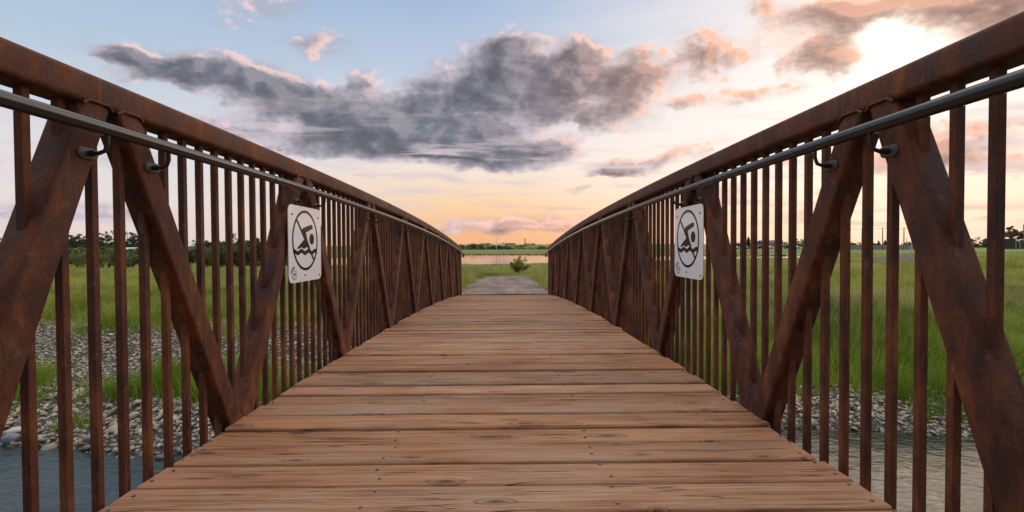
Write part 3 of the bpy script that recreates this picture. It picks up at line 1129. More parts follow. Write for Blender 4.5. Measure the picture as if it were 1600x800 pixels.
Ps, Ss, Pt, St = [], [], [], []
for (n, x0, x1, d0, d1, s0, s1) in (
                                    (260, -14, -.5, -.2, 1.2, .06, .11), (160, .5, 15, -.2, 1.0, .06, .10),(4300, -14, -.5, -.35, 1.4, .020, .052), (2400, -14, -.5, .9, 2.2, .016, .036), (8500, -14, -.5, 1.5, 4.1, .010, .026),
                                    (420, -14, -1, 1.5, 4.0, .03, .05), (4300, .5, 15, -.35, 1.15, .021, .055), (600, .5, 15, .8, 1.5, .02, .05)):
    x, y = bank_pts(n, x0, x1, d0, d1)
    s_ = s0 + (s1 - s0) * rng.random(n) ** 2.2
    (Pt if (x0 < 0 and d0 >= 1.5) else Ps).append(np.stack([x, y, H(x, y) + s_ * .25], -1))
    (St if (x0 < 0 and d0 >= 1.5) else Ss).append(s_)
tag(link('pebbles', stones('pebbles', np.concatenate(Ps), np.concatenate(Ss)), None, M['stone']),
    'rounded grey and tan river pebbles covering both creek banks', 'pebbles', kind='stuff')

for sgn in (-1, 1):
    yy_ = rng.uniform(14.4, 23.2, 700)
    tt_ = np.clip((yy_ - 18.5) / 5.1, 0, 1)
    xx_ = sgn * (1.44 - .42 * tt_ ** 1.6 + rng.normal(0.02, .07, 700))
    ss_ = rng.uniform(.010, .032, 700)
    Pt.append(np.stack([xx_, yy_, np.maximum(H(xx_, yy_), 1.25 - .02 * tt_) + ss_ * .2], -1))
    St.append(ss_)
tag(link('gravel', stones('gravel', np.concatenate(Pt), np.concatenate(St)), None, M['tanstone']),
    'smaller tan gravel spread over the upper left creek bank and the path edges', 'gravel', kind='stuff')

# single larger rocks by the water
rock_cols = {'pale': (.46, .43, .39), 'orange': (.40, .20, .09), 'grey': (.17, .18, .19), 'tan': (.36, .28, .20)}
rock_mats = {k_: plain(k_ + ' rock', v, .8, 0, .22, 14) for k_, v in rock_cols.items()}


def unproj(px, py, h):
    """the point at height h that the view ray through photo pixel (px, py) meets"""
    dirc = Vector(((px - 800) / 740.0, (400 - py) / 740.0, -1))
    dw = camo.matrix_world.to_3x3() @ dirc
    o = camo.matrix_world.translation
    t_ = (h - o.z) / dw.z
    return o + dw * t_


for (px, py, h, size, col, label) in (
        (26, 674, .10, .15, 'pale', 'flat pale rock at the water edge between the first left balusters'),
        (18, 686, .05, .13, 'grey', 'blue grey rock below the flat pale rock at the water edge'),
        (130, 691, .04, .085, 'orange', 'small orange rock at the water edge on the left bank'),
        (143, 686, .08, .15, 'grey', 'long grey rock just behind the small orange rock'),
        (185, 673, .12, .14, 'tan', 'angular tan rock on the left bank near the water'),
        (70, 487, 1.15, .11, 'pale', 'round white rock high on the left gravel bank'),
        (137, 535, .75, .10, 'tan', 'tan rock lying on the upper left gravel by a dark hollow'),
        (1275, 671, .08, .13, 'pale', 'long pale rock at the right bank water edge behind the balusters'),
        (1302, 678, .05, .09, 'grey', 'grey rock standing in shallow water beside the long pale rock')):
    p = unproj(px, py, h)
    v = stone_shapes(1)[0] * size
    me = np_mesh('rock', v, IF, np.full(len(IF), 3), smooth=True)
    o = link('rock', me, None, rock_mats[col])
    sub = o.modifiers.new('smooth', 'SUBSURF')
    sub.levels = sub.render_levels = 1
    o.location = (p.x, p.y, float(H(p.x, p.y)) + size * .25)
    o.rotation_euler = (random.uniform(-.2, .2), random.uniform(-.2, .2), random.uniform(-.5, .5))
    tag(o, label, 'rock')


# ------------------------------------------------------------------ grass
def blades(name, P, h, w, lean=.35):
    n = len(P)
    tuft = vnoise(P[:, 0], P[:, 1], 2.6, 31) * .5 + vnoise(P[:, 0], P[:, 1], .5, 32) * .5
    tuft = np.clip((tuft - .5) * 1.9 + .5, 0, 1)
    rv = np.clip(.55 * tuft + .45 * rng.random(n), 0, 1)
    az = rng.uniform(0, 2 * np.pi, n)
    ca, sa_ = np.cos(az), np.sin(az)
    side = np.stack([ca, sa_, np.zeros(n)], -1) * (w / 2)[:, None]
    ln = rng.normal(0, lean, (n, 2)) + np.array([.10, .04])
    up = np.stack([ln[:, 0] * .3, ln[:, 1] * .3, np.full(n, .55)], -1) * h[:, None]
    tip = np.stack([ln[:, 0], ln[:, 1], np.ones(n) - .25 * (ln ** 2).sum(1)], -1) * h[:, None]
    V = np.stack([P - side, P + side, P + up + side * .75, P + up - side * .75, P + tip], 1).reshape(-1, 3)
    b = (np.arange(n) * 5)[:, None]
    loops = np.concatenate([b + np.array([[0, 1, 2, 3]]), b + np.array([[3, 2, 4]])], 1).ravel()
    tot = np.tile([4, 3], n)
    return np_mesh(name, V, loops, tot, rnd=np.repeat(rv, 5))


def scatter(n, x0, x1, y0, y1, near_bias=1.0):
    y = y0 + (y1 - y0) * rng.random(n) ** near_bias
    x = x0 + (x1 - x0) * rng.random(n)
    return x, y


def keep(x, y, lim=1.12):
    k = (np.abs(x) < lim * y + 1.5)
    under = (np.abs(x) < 1.50) & (y < 14.5)
    tt = np.clip((y - 18.5) / 5.1, 0, 1)
    onpath = (np.abs(x) < 1.31 - .46 * tt ** 1.6 + .34 * (vnoise(x, y, 2.3, 41) - .5)) & (y >= 14.2) & (y < 23.3)
    return k & ~under & ~onpath


def grass(name, n, x0, x1, y0, y1, h0, h1, w0, w1, mat, dens=None, bias=1.0, lean=.35, label=None):
    x, y = scatter(n, x0, x1, y0, y1, bias)
    k = keep(x, y)
    if dens is not None:
        k &= rng.random(n) < dens(x, y)
    x, y = x[k], y[k]
    hh = rng.uniform(h0, h1, len(x)) * (.50 + .55 * vnoise(x, y, .9, 3) + .5 * vnoise(x, y, 3.1, 33))
    hh = hh * np.where((y > 22.5) & (y < 33) & (np.abs(x - .5) < 2.6 + .6 * vnoise(x, y, .8, 51)), .30, 1.0)
    ww = rng.uniform(w0, w1, len(x))
    P = np.stack([x, y, H(x, y) - .02], -1)
    return P, hh, ww


def merge(name, sets, mat, label, lean=.35):
    P = np.concatenate([s_[0] for s_ in sets])
    h = np.concatenate([s_[1] for s_ in sets])
    w = np.concatenate([s_[2] for s_ in sets])
    return tag(link(name, blades(name, P, h, w, lean), None, mat), label, 'grass', kind='stuff')


def d_meadow(x, y):
    d_ = creek_d(x, y)
    left = smoothstep(3.3, 4.6, d_)
    right = smoothstep(1.0, 1.9, d_) * (.45 + .55 * smoothstep(.3, .6, vnoise(x, y, .55, 4)))
    gp = 1 - smoothstep(.7, 1.2, np.sqrt(((x - .845 * y) / 4.0) ** 2 + ((y - 50) / 11.0) ** 2)) * -1 - 1
    pt = (np.sqrt(((x - .845 * y) / 4.0) ** 2 + ((y - 50) / 11.0) ** 2) < 1) & (y > 30)
    return np.where(x < 0, left, right) * np.where(pt, .04, 1)


def d_belt(x, y):
    d_ = creek_d(x, y)
    b = smoothstep(.85, 1.15, d_) * (1 - smoothstep(1.5, 2.0, d_))
    return b * smoothstep(.12, .4, vnoise(x, y, 1.1, 8)) * (x < 0)


def d_weeds(x, y):
    d_ = creek_d(x, y)
    return smoothstep(2.4, 3.8, d_) * (x < 0) * smoothstep(.38, .66, vnoise(x, y, 1.4, 12)) * .8


def d_tufts(x, y):
    d_ = creek_d(x, y)
    return smoothstep(.15, .4, d_) * (1 - smoothstep(1.2, 1.6, d_)) * smoothstep(.60, .80, vnoise(x, y, 1.9, 71))


def d_rightedge(x, y):
    d_ = creek_d(x, y)
    return smoothstep(.55, .95, d_ + .35 * (vnoise(x, y, 1.3, 61) - .5)) * (1 - smoothstep(2.6, 3.2, d_)) * (x > 0)


merge('grass', [
    grass('g', 130000, -16, 16, 8.2, 15, .16, .42, .009, .018, None, d_meadow),
    grass('g', 120000, -34, 34, 14, 32, .22, .50, .014, .028, None, d_meadow, 1.3),
    grass('g', 26000, -9, 9, 14.4, 30, .42, .72, .010, .018, None),
    grass('g', 110000, -95, 95, 30, 58, .20, .40, .025, .05, None, d_meadow, 1.2),
    grass('g', 60000, -95, 95, 56, 125, .10, .22, .05, .09, None, lambda x, y: 1.0 * (H(x, y) > .06)),
], M['grass'], 'green meadow grass covering the flat ground on both sides of the creek')
merge('grass', [
    grass('g', 80000, -14, -1.6, 7.0, 9.6, .18, .40, .008, .016, None, d_belt),
    grass('g', 40000, -14, -1.6, 8.4, 11.0, .08, .28, .007, .013, None, d_weeds),
    grass('g', 60000, -14, 15, 6.5, 8.6, .10, .30, .007, .014, None, d_tufts),
    grass('g', 36000, 1.6, 15, 7.2, 10.6, .26, .60, .008, .016, None, d_rightedge),
], M['bankgrass'], 'bright green grass growing in tufts on the creek banks')
merge('grass', [
    grass('g', 26000, -70, 90, 150, 228, .2, .5, .12, .25, None, lambda x, y: 1.0 * (H(x, y) > .06)),
    grass('g', 14000, -10, 10, 14.4, 30, .45, .75, .008, .016, None),
    grass('g', 17000, 1.6, 15, 8.0, 13, .25, .55, .005, .011, None, lambda x, y: smoothstep(1.2, 2.2, creek_d(x, y))),
    grass('g', 34000, -26, 26, 9.5, 30, .36, .60, .006, .013, None, lambda x, y: d_meadow(x, y) * smoothstep(.38, .7, vnoise(x, y, .3, 14))),
    grass('g', 70000, -75, 75, 24, 60, .28, .46, .02, .042, None, lambda x, y: d_meadow(x, y) * smoothstep(.25, .6, vnoise(x * .4, y, .16, 15))),
], M['straw'], 'pale seeding grass stems standing in patches over the meadow')


def d_shore(x, y):
    near = 73 + 0.50 * np.maximum(0, x) + 3.0 * (vnoise(x, 0 * x, .06, 5) - .5)
    return ((y - near > -7) & (y - near < 1.2)) * 1.0


def d_shore2(x, y):
    far = 166 - 0.60 * np.maximum(0, x) + 4.0 * (vnoise(x, 0 * x, .05, 6) - .5)
    return ((y - far > -1) & (y - far < 4)) * 1.0


merge('reeds', [
    grass('g', 20000, -40, 60, 64, 110, .08, .22, .05, .09, None, d_shore),
    grass('g', 20000, -42, 74, 118, 172, .2, .45, .10, .18, None, d_shore2),
], M['reed'], 'dark reeds along both shores of the lake')


# ------------------------------------------------------------------ trees and shrubs
def leaf_cloud(centres, radii, per, size, flat=.8):
    P = []
    for c, r in zip(centres, radii):
        m = rng.normal(size=(per, 3))
        m /= np.linalg.norm(m, axis=1)[:, None]
        rr = r * rng.random(per) ** .45
        q_ = m * rr[:, None]
        q_[:, 2] *= flat
        P.append(q_ + c)
    P = np.concatenate(P)
    n = len(P)
    a = rng.normal(size=(n, 3))
    a /= np.linalg.norm(a, axis=1)[:, None]
    b = np.cross(a, rng.normal(size=(n, 3)))
    b /= np.linalg.norm(b, axis=1)[:, None]
    s_ = size * rng.uniform(.55, 1.35, n)
    a, b = a * s_[:, None], b * (s_ * .55)[:, None]
    V = np.stack([P - a, P + b, P + a, P - b], 1).reshape(-1, 3)
    loops = np.arange(4 * n)
    clump = np.repeat(rng.random(len(centres)), per)
    rn = np.clip(.55 * clump + .45 * rng.random(n), 0, 1)
    return V, loops, np.full(n, 4), np.repeat(rn, 4)


def tree_meshes(kind, h, w, seed):
    """unit builder: trunk mesh and crown mesh, base at the origin"""
    r_ = np.random.default_rng(seed)
    tr = MB()
    cs, rs = [], []
    if kind == 'conifer':
        tr.tube([(0, 0, -.2), (0, 0, h * .5), (0, 0, h * .98)], [h * .025, h * .016, h * .003], 7)
        for i in range(26):
            f = i / 25
            zz = h * (.10 + .88 * f)
            rad = w / 2 * (1 - f) ** .9 + .04 * w
            for j in range(5):
                a = r_.uniform(0, 6.28)
                k_ = r_.uniform(.35, 1.0) * rad * .75
                cs.append((k_ * math.cos(a), k_ * math.sin(a), zz))
                rs.append(rad * .36 + .02 * h)
    elif kind in ('shrub', 'bush'):
        for j in range(9 if kind == 'shrub' else 17):
            a = r_.uniform(0, 6.28)
            k_ = r_.uniform(.1, .42) * w
            hz = r_.uniform(.6, .92) if kind == 'shrub' else r_.uniform(.5, .95) - .5 * (k_ / w - .1)
            e = (k_ * math.cos(a), k_ * math.sin(a), h * hz)
            tr.tube([(k_ * .08 * math.cos(a), k_ * .08 * math.sin(a), -.05), (e[0] * .5, e[1] * .5, e[2] * .55), e], [h * .018, h * .012, h * .004], 5)
            for q_ in range(4):
                f = r_.uniform(.45 if kind == 'shrub' else .30, 1.05)
                cs.append((e[0] * f + r_.normal(0, .07) * w, e[1] * f + r_.normal(0, .07) * w, e[2] * f))
                rs.append(r_.uniform(.07, .16) * w * (1 if kind == 'shrub' else .75))
    else:
        lean_ = r_.normal(0, .03, 2) * h
        tr.tube([(0, 0, -.2), (lean_[0] * .4, lean_[1] * .4, h * .4), (lean_[0], lean_[1], h * .85)], [h * .030, h * .022, h * .006], 8)
        nb = 13 if kind == 'broad' else 10
        for j in range(nb):
            a = r_.uniform(0, 6.28)
            st = r_.uniform(.18, .62)
            up = r_.uniform(.12, .36)
            k_ = r_.uniform(.25, .5) * w
            b0 = (lean_[0] * st, lean_[1] * st, h * st)
            b1 = (k_ * math.cos(a), k_ * math.sin(a), min(h * (st + up), h * .94))
            mid_ = tuple((p_ + q_) / 2 + r_.normal(0, .02) * h for p_, q_ in zip(b0, b1))
            tr.tube([b0, mid_, b1], [h * .013, h * .008, h * .003], 5)
            for q_ in range(3):
                f = r_.uniform(.55, 1.1)
                cs.append(tuple(b0[i] + (b1[i] - b0[i]) * f + r_.normal(0, .035) * h for i in range(3)))
                rs.append(r_.uniform(.07, .135) * h * (1.0 if kind == 'broad' else .7))
        for q_ in range(13):
            zz = r_.uniform(.55, .98)
            sp_ = .30 * (1.15 - zz) / .6
            cs.append((lean_[0] + r_.normal(0, sp_) * w, lean_[1] + r_.normal(0, sp_) * w, h * zz))
            rs.append(r_.uniform(.05, .10) * h)
    per = {'bush': 40, 'conifer': 26, 'shrub': 60, 'broad': 60, 'sparse': 40}[kind]
    size = {'bush': .034, 'conifer': .030, 'shrub': .040, 'broad': .026, 'sparse': .024}[kind] * h
    V, L, T, rn = leaf_cloud(np.array(cs), np.array(rs), per, size)
    return tr, (V, L, T, rn)


def tree(px, py_top, Zd, kind, wpx, mat, label, name='tree', seed=None, hbase=None, cat='tree', group=None):
    """stands Zd metres ahead where the photo shows it, with the height and width it has there"""
    seed = seed if seed is not None else int(px * 7 + Zd)
    dirx = unproj(px, 700, 0) - camo.matrix_world.translation
    x = camo.location.x if False else camo.matrix_world.translation.x + dirx.x / dirx.y * Zd
    base = float(H(x, Zd)) if hbase is None else hbase
    hor = 386 - (px - 791) * .0052
    top = CAMZ + (hor - py_top) / 740.0 * Zd
    h = max(top - base, .5)
    w = wpx / 740.0 * Zd * (1.25 if kind in ('broad', 'sparse') else 1.1)
    root = empty(name, (x, Zd, base), label, cat, group)
    tr, (V, L, T, rn) = tree_meshes(kind, h, w, seed)
    me = np_mesh('crown', V, L, T, rnd=rn)
    link('crown', me, root, mat)
    tr.build('stem' if kind in ('shrub', 'bush') else 'trunk', M['bark'], root, smooth=True)
    return root


DK, MD, PL, RU = M['leaf_dark'], M['leaf_mid'], M['leaf_pale'], M['leaf_rust']
GL = 'trees along the left horizon'
# the bush by the path
tree(811, 396.0, 26.5, 'bush', 40, M['leaf_gold'], 'small round yellow green bush standing beyond the end of the path', 'bush', 42, cat='bush')
# left horizon
for a in ((112, 360, 118, 'broad', 34, DK, 'tall dark tree at the far left beside the big rusty brace'),
          (131, 369, 124, 'broad', 26, DK, 'round dark tree just right of the tall tree at the far left'),
          (154, 364, 116, 'broad', 30, DK, 'dark tree hidden partly behind the second left baluster'),
          (174, 361, 112, 'sparse', 30, DK, 'open tree with gappy crown between the second and third left balusters'),
          (205, 361, 116, 'sparse', 26, DK, 'slim open tree beside the left diagonal brace'),
          (222, 366, 122, 'broad', 30, DK, 'dark tree seen through the left diagonal brace gap'),
          (252, 370, 120, 'broad', 34, DK, 'broad dark tree between the left brace and the lower trees'),
          (298, 377, 118, 'broad', 26, MD, 'low round tree behind the pale roofed cottage'),
          (322, 375, 110, 'broad', 22, DK, 'compact dark tree right of the pale roofed cottage'),
          (345, 374, 112, 'broad', 22, MD, 'green round topped tree between two left balusters'),
          (367, 365, 112, 'sparse', 18, DK, 'tall ragged tree rising above the left shrubs'),
          (385, 376, 110, 'broad', 18, MD, 'low green tree right of the tall ragged tree'),
          (402, 370, 112, 'sparse', 18, RU, 'reddish thin tree close to the left sign'),
          (419, 375, 112, 'conifer', 10, RU, 'small pointed brown conifer beside the left sign'),
          (60, 366, 125, 'broad', 50, DK, 'dark tree behind the big rusty brace at the left edge'),
          (20, 368, 122, 'broad', 46, DK, 'dark tree at the very left edge behind the railing')):
    tree(*a, group=GL)
# left shrubs in the meadow
GS = 'willow shrubs in the left meadow'
for a in ((128, 398, 50, 'shrub', 44, PL, 'pale low willow shrub behind the first left balusters'),
          (172, 389, 46, 'shrub', 46, PL, 'pale bushy willow shrub between the second and third left balusters'),
          (206, 396, 47, 'shrub', 36, PL, 'pale willow shrub left of the left diagonal brace'),
          (246, 392, 48, 'shrub', 46, MD, 'green shrub behind the left diagonal brace'),
          (300, 388, 46, 'shrub', 34, MD, 'green shrub below the pale roofed cottage'),
          (326, 386, 45, 'shrub', 34, MD, 'green shrub right of the pale roofed cottage'),
          (352, 382, 44, 'shrub', 38, PL, 'tall pale shrub left of the tall ragged tree'),
          (378, 381, 44, 'shrub', 36, MD, 'tall green shrub below the tall ragged tree'),
          (404, 383, 45, 'shrub', 34, MD, 'dense green shrub just left of the left sign'),
          (436, 386, 45, 'shrub', 40, PL, 'pale shrub hidden behind the brace by the left sign')):
    a = (a[0], a[1] - 4, a[2], a[3], a[4] * 1.3) + a[5:]
    tree(*a, name='shrub', cat='shrub', group=GS)
# right horizon
GR = 'trees along the right horizon'
for a in ((1128, 381, 240, 'broad', 26, DK, 'low dark tree just right of the right sign'),
          (1152, 377, 240, 'broad', 16, DK, 'round dark tree at the left end of the car park'),
          (1168, 370, 250, 'conifer', 11, DK, 'tall narrow dark conifer behind the car park'),
          (1191, 377, 262, 'sparse', 18, DK, 'thin tree behind the tan house by the car park'),
          (1214, 375, 262, 'broad', 22, DK, 'dark tree right of the tan house'),
          (1232, 377, 255, 'broad', 20, DK, 'dark tree over the white shed behind the car park'),
          (1252, 373, 250, 'broad', 28, DK, 'large dark tree beside the right diagonal brace'),
          (1276, 375, 250, 'broad', 26, DK, 'dark tree behind the right diagonal brace'),
          (1322, 375, 230, 'broad', 22, DK, 'dark tree right of the right diagonal brace'),
          (1340, 378, 230, 'sparse', 18, DK, 'low tree at the first tall net pole'),
          (1370, 376, 200, 'conifer', 8, DK, 'small dark spruce left of the second net pole'),
          (1380, 375, 200, 'conifer', 9, DK, 'small dark spruce right of the second net pole'),
          (1412, 378, 210, 'broad', 16, DK, 'low dark tree behind the third net pole'),
          (1426, 376, 210, 'broad', 18, DK, 'dark tree beside the largest right brace'),
          (1455, 372, 200, 'broad', 34, DK, 'dark tree hidden behind the largest right brace'),
          (1500, 368, 190, 'broad', 40, DK, 'broad dark tree behind the largest right brace'),
          (1574, 352, 170, 'broad', 34, RU, 'large reddish tree behind the green windscreen at the right edge'),
          (1597, 374, 175, 'broad', 20, RU, 'low russet tree at the right edge under the poles')):
    tree(*a, group=GR)
# beyond the lake
GC = 'trees beyond the lake'
for a in ((808, 383, 440, 'broad', 11, DK, 'left one of the two round dark trees beyond the lake'),
          (819, 382, 440, 'broad', 12, DK, 'right one of the two round dark trees beyond the lake'),
          (783, 380, 740, 'broad', 9, DK, 'dark tree on the ridge beside the lamp post'),
          (790, 379, 760, 'broad', 8, RU, 'brown tree highest on the ridge among the houses'),
          (737, 381, 450, 'broad', 10, DK, 'dark tree at the left end of the woods beyond the lake'),
          (747, 380.5, 455, 'broad', 11, DK, 'highest dark tree in the woods beyond the lake'),
          (848, 384, 450, 'broad', 14, DK, 'rounded grey green tree at the right end beyond the lake'),
          (836, 383.5, 740, 'broad', 8, DK, 'dark tree between the two white houses on the ridge')):
    tree(*a, group=GC)

# far woods and scrub that read as one mass
cs, rs = [], []


def mass(px0, px1, top0, top1, Zd, n, r0):
    for i in range(n):
        px = rng.uniform(px0, px1)
        dirx = unproj(px, 700, 0) - camo.matrix_world.translation
        zz = Zd + rng.uniform(-8, 14)
        x = camo.matrix_world.translation.x + dirx.x / dirx.y * zz
        b = float(H(x, zz))
        hor = 386 - (px - 791) * .0052
        tp = CAMZ + (hor - rng.uniform(top0, top1)) / 740 * zz
        r = r0 * rng.uniform(.7, 1.3)
        for z_ in np.arange(b + r * .5, max(tp, b + r), r * 1.1):
            cs.append((x + rng.normal(0, r * .4), zz, z_))
            rs.append(r)


mass(690, 758, 382, 385.5, 440, 70, 2.2)
mass(742, 800, 384, 388, 430, 60, 1.8)
mass(838, 900, 385, 388, 430, 40, 2.0)
mass(1110, 1440, 380, 387, 270, 170, 1.5)
mass(-40, 460, 378, 388, 135, 240, 1.2)
mass(1440, 1640, 374, 382, 230, 80, 1.6)
V, L, T, rn = leaf_cloud(np.array(cs), np.array(rs), 34, .5)
_cs, _rs = cs, rs
tag(link('distant_woods', np_mesh('distant_woods', V, L, T, rnd=rn), None, M['leaf_far']), 'far dark woods and scrub along the horizon', 'woods', kind='stuff')


cs, rs = [], []
mass(735, 865, 386, 390, 470, 70, 1.5)
mass(715, 870, 388, 391, 420, 70, 1.2)
mass(735, 865, 384, 387, 600, 80, 1.8)
mass(735, 865, 382, 384.5, 735, 80, 1.9)
mass(1120, 1450, 386, 389, 235, 70, .8)
mass(40, 470, 388, 396, 75, 150, .55)
V, L, T, rn = leaf_cloud(np.array(cs), np.array(rs), 26, .34)
tag(link('distant_scrub', np_mesh('distant_scrub', V, L, T, rnd=rn), None, M['leaf_mid']), 'green scrub scattered over the far slopes and meadow edge', 'scrub', kind='stuff')

# ------------------------------------------------------------------ far buildings, poles and cars
def at(px, Zd):
    dirx = unproj(px, 700, 0) - camo.matrix_world.translation
    x = camo.matrix_world.translation.x + dirx.x / dirx.y * Zd
    return x, Zd, float(H(x, Zd))


def house(px, Zd, w, dp, hw, hr, wall, roof, label, zoff=0.0, name='house', rz=0.0):
    x, y, z = at(px, Zd)
    if Zd > 300:
        w, dp, hw, hr, zoff, Zk = w * 1.65, dp * 1.65, hw * 1.6, hr * 1.7, -3.3, 1
    root = empty(name, (x, y, z + zoff), label, 'house' if name == 'house' else 'shed', None, rz)
    t = MB()
    t.box(-w / 2, w / 2, -dp / 2, dp / 2, -.6, hw)
    t.build('wall', wall, root)
    t = MB()
    ov = .35
    prof = [(-w / 2 - ov, hw - .02), (0, hw + hr), (w / 2 + ov, hw - .02), (w / 2 + ov, hw - .2), (0, hw + hr - .25), (-w / 2 - ov, hw - .2)]
    if name == 'house':
        prof = [(-dp / 2 - ov, hw + .0), (0, hw + hr), (dp / 2 + ov, hw + .0), (dp / 2 + ov, hw - .18), (0, hw + .05), (-dp / 2 - ov, hw - .18)]
        t.ringsweep([[(-w / 2 - ov, a_, b_) for a_, b_ in prof], [(w / 2 + ov, a_, b_) for a_, b_ in prof]])
    else:
        prof = [(-dp / 2 - ov, hw), (0, hw + hr), (dp / 2 + ov, hw), (dp / 2 + ov, hw - .12), (0, hw + hr - .14), (-dp / 2 - ov, hw - .12)]
        t.ringsweep([[(-w / 2 - ov, a_, b_) for a_, b_ in prof], [(w / 2 + ov, a_, b_) for a_, b_ in prof]])
    t.build('roof', roof, root)
    for k_ in range(max(1, int(w / 3.5))):
        xx = -w / 2 + (k_ + .5) * w / max(1, int(w / 3.5))
        t = MB()
        t.box(xx - .6, xx + .6, -dp / 2 - .04, -dp / 2 + .02, hw * .35, hw * .75)
        t.build('window', M['glass'], root)
    t = MB()
    t.box(w * .12, w * .12 + .9, -dp / 2 - .05, -dp / 2 + .02, -.3, min(2.0, hw * .8))
    t.build('door', M['grey'], root)


W_, G_, T_ = M['white'], M['grey'], M['tan']
for a in ((764, 770, 4.5, 6, 2.2, 1.7, G_, M['roof'], 'long grey house with dark roof at the left end of the ridge', -.9),
          (796, 755, 4.5, 6, 2.0, 1.7, G_, M['roof'], 'grey house with lilac roof below the highest ridge tree', -.7),
          (803, 765, 4, 6, 2.2, 1.5, W_, M['roof'], 'white walled house with dark roof right of the grey house', -.9),
          (826, 780, 3.6, 6, 2.0, 1.3, W_, M['roof'], 'white house with dark roof just right of the brick tower', -1.0),
          (834, 780, 3.6, 6, 2.0, 1.3, W_, M['roof'], 'white house with dark roof farthest right on the ridge', -1.0),
          (756, 780, 5, 6, 2.0, 1.4, T_, M['roof'], 'tan house with dark roof behind the far woods', -1.0),
          (1197, 250, 8, 8, 2.6, 1.8, T_, M['roof'], 'tan house with brown roof behind the car park', 0),
          (297, 112, 2.8, 3, 2.4, .8, T_, M['roofwhite'], 'small cottage with pale roof among the left trees', 0)):
    house(*a)
for a in ((132, 112, 2.2, 3, 1.35, .35, W_, M['roofwhite'], 'low white shed with pale roof between the first left balusters'),
          (163, 112, 1.2, 3, 1.4, .4, W_, M['roofwhite'], 'narrow white shed behind the bushy willow shrub'),
          (212, 112, 2.0, 3, 1.5, .4, W_, M['roofwhite'], 'low white shed beside the left diagonal brace'),
          (1227, 262, 6, 5, 2.2, .9, W_, M['roofwhite'], 'white shed behind the car park near the right brace')):
    house(*a, name='shed')

# brick tower on the ridge
x, y, z = at(822, 800)
root = empty('tower', (x, y, z), 'slim brick tower rising over the far ridge houses', 'tower')
t = MB()
t.tube([(0, 0, -1), (0, 0, 5), (0, 0, 9.6)], [.95, .9, .8], 12)
t.build('shaft', M['brickstack'], root, smooth=True)
t = MB()
t.tube([(0, 0, 9.6), (0, 0, 10.2)], [.95, .95], 12)
t.build('cap', M['brickstack'], root)


def pole(px, ytop, Zd, rad, mat, label, name='pole', arm=0.0, cat='pole', group=None):
    x, y, z = at(px, Zd)
    hor = 386 - (px - 791) * .0052
    h = CAMZ + (hor - ytop) / 740 * Zd - z
    if arm:
        root = empty(name, (x, y, z), label, cat, group)
        t = MB()
        t.tube([(0, 0, -.3), (0, 0, h * .5), (0, 0, h)], [rad * 1.3, rad, rad * .8], 8)
        t.build('post', mat, root, smooth=True)
        t = MB()
        t.tube([(0, 0, h - .05), (arm * .5, 0, h + .12), (arm, 0, h + .15)], rad * .6, 6)
        t.build('arm', mat, root)
        t = MB()
        t.box(arm - .1, arm + .5, -.14, .14, h + .08, h + .2, .03)
        t.build('lamp_head', M['pole'], root)
    else:
        t = MB()
        t.tube([(0, 0, -.3), (0, 0, h * .5), (0, 0, h)], [rad * 1.15, rad, rad * .85], 8)
        o = t.build(name, mat, smooth=True)
        o.location = (x, y, z)
        tag(o, label, cat, group)
    return x, y, z, h


pole(777.5, 372.5, 190, .09, M['pole'], 'tall pale street lamp beyond the lake with an arm at its top', 'street_lamp', .9, 'street lamp')
pole(729, 383, 190, .10, M['pole'], 'short pale street lamp close to the left railing end', 'street_lamp', .5, 'street lamp')
pts = []
for px, yt, mt, lb in ((1344, 356.5, M['wpole'], 'leftmost tall pole carrying the ball field net'), (1376, 355, M['wpole'], 'tall net pole between the two small spruces'),
                       (1409, 355, M['wpole'], 'tall dark net pole left of the largest right brace')):
    x, y, z, h = pole(px, yt, 140, .13, mt, lb, 'net_pole', 0, 'pole', 'net poles of the ball field')
    pts.append((x, y, z + h - .25))
pole(1421, 367, 120, .10, M['pole'], 'pale shorter pole standing in the field left of the largest right brace', 'field_pole')
pole(1413.5, 372, 150, .08, M['wpole'], 'short thin pole beside the third net pole', 'field_pole')
pole(1594, 350, 165, .14, M['wpole'], 'left one of the twin brown poles at the right edge', 'field_pole')
pole(1598.5, 351, 165, .14, M['wpole'], 'right one of the twin brown poles at the right edge', 'field_pole')
# cable joining the net poles
t = MB()
t.tube([Vector(pts[0]) + Vector((-8, 0, 0))] + pts + [Vector(pts[2]) + Vector((6, 0, -.2))], .035, 5)
tag(t.build('net_cable', M['wpole']), 'thin cable strung between the tops of the net poles', 'cable')

# ball field fence: posts, rails and cloth panel
x0, y0_, z0_ = at(1325, 150)
x1, y1_, z1_ = at(1450, 150)
root = empty('field_fence', ((x0 + x1) / 2, 150, z0_), 'low grey field fence below the net poles', 'fence')
L_ = (x1 - x0) / 2
t = MB()
t.box(-L_, L_, -.02, .02, .05, 1.45)
t.build('fence_mesh', plain('grey chain link', (.24, .25, .24), .8, 0, .2, 3), root)
for k_ in range(9):
    t = MB()
    xx = -L_ + k_ * L_ / 4
    t.tube([(xx, -.06, -.3), (xx, -.06, 1.6)], .04, 6)
    t.build('post', M['pole'], root)
t = MB()
t.tube([(-L_, -.06, 1.5), (L_, -.06, 1.5)], .03, 6)
t.build('rail', M['pole'], root)

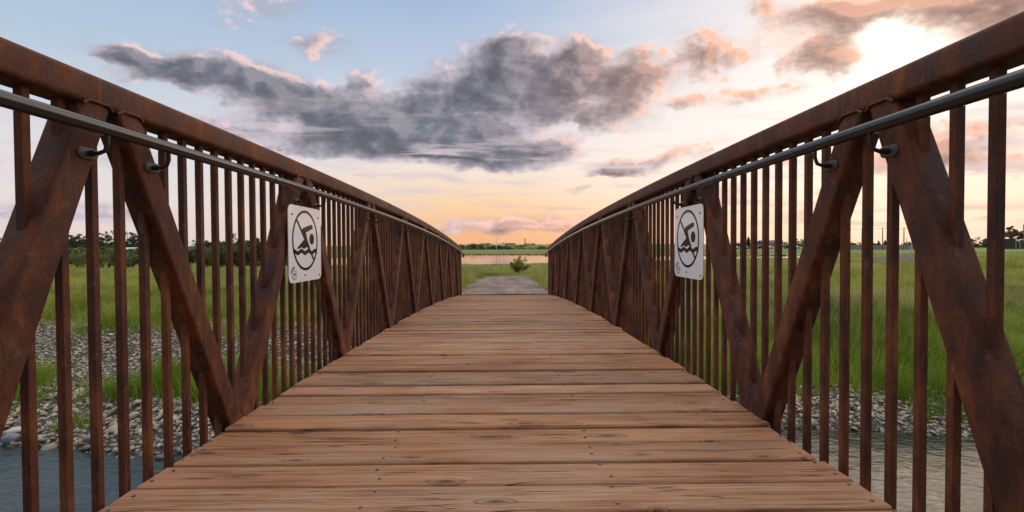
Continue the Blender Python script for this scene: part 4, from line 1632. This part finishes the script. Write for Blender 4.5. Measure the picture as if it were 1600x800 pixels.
x0, y0_, z0_ = at(1540, 150)
x1, y1_, z1_ = at(1660, 150)
root = empty('windscreen_fence', ((x0 + x1) / 2, 150, z0_ + .2), 'high dark green windscreen fence at the right edge', 'fence')
L_ = (x1 - x0) / 2
t = MB()
t.box(-L_, L_ * -.30, -.03, .03, -.2, 3.1)
t.box(L_ * -.30, L_, -.03, .03, -.2, 2.0)
t.build('windscreen', M['mesh'], root)
for k_ in range(6):
    t = MB()
    xx = -L_ + .3 + k_ * (2 * L_ - .6) / 5 if k_ != 1 else L_ * -.30
    t.tube([(xx, -.1, -.5), (xx, -.1, 3.3 if k_ < 2 else 2.2)], .09, 6)
    t.build('post', M['pole'], root)


def car(px, Zd, mat, rz, label):
    x, y, z = at(px, Zd)
    root = empty('parked_car', (x, y, z), label, 'car', 'cars in the far car park', rz)
    t = MB()
    prof = [(-2.15, .35), (2.15, .35), (2.2, .6), (2.1, .85), (1.1, .95), (.55, 1.42), (-1.2, 1.45), (-1.9, .98), (-2.2, .85)]
    t.ringsweep([[(a_, -.85, b_) for a_, b_ in prof], [(a_, .85, b_) for a_, b_ in prof]])
    t.build('body', mat, root)
    t = MB()
    gl = [(1.0, .97), (.52, 1.36), (-1.15, 1.38), (-1.75, 1.0)]
    t.ringsweep([[(a_, -.865, b_) for a_, b_ in gl], [(a_, .865, b_) for a_, b_ in gl]])
    t.build('window', M['glass'], root)
    for (a_, s_) in ((1.35, -.87), (-1.35, -.87), (1.35, .87), (-1.35, .87)):
        t = MB()
        t.tube([(a_, s_ - .1, .33), (a_, s_ + .1, .33)], .33, 12)
        t.build('wheel', M['tyre'], root)


for a in ((1154, 232, M['carw'], .1, 'white car at the left end of the far car park'),
          (1170, 232, M['cars'], 0, 'silver car under the tall narrow conifer'),
          (1187, 232, M['card'], .1, 'dark car in front of the tan house'),
          (1206, 234, M['carw'], -.1, 'white car right of the tan house'),
          (1222, 232, M['cars'], 0, 'silver car in front of the white shed'),
          (1230, 232, M['card'], 0, 'dark car in front of the white shed'),
          (1247, 232, M['carw'], .1, 'white car beside the large dark tree near the right brace'),
          (1239, 236, M['card'], 0, 'dark car left of the white car near the right brace')):
    car(*a)
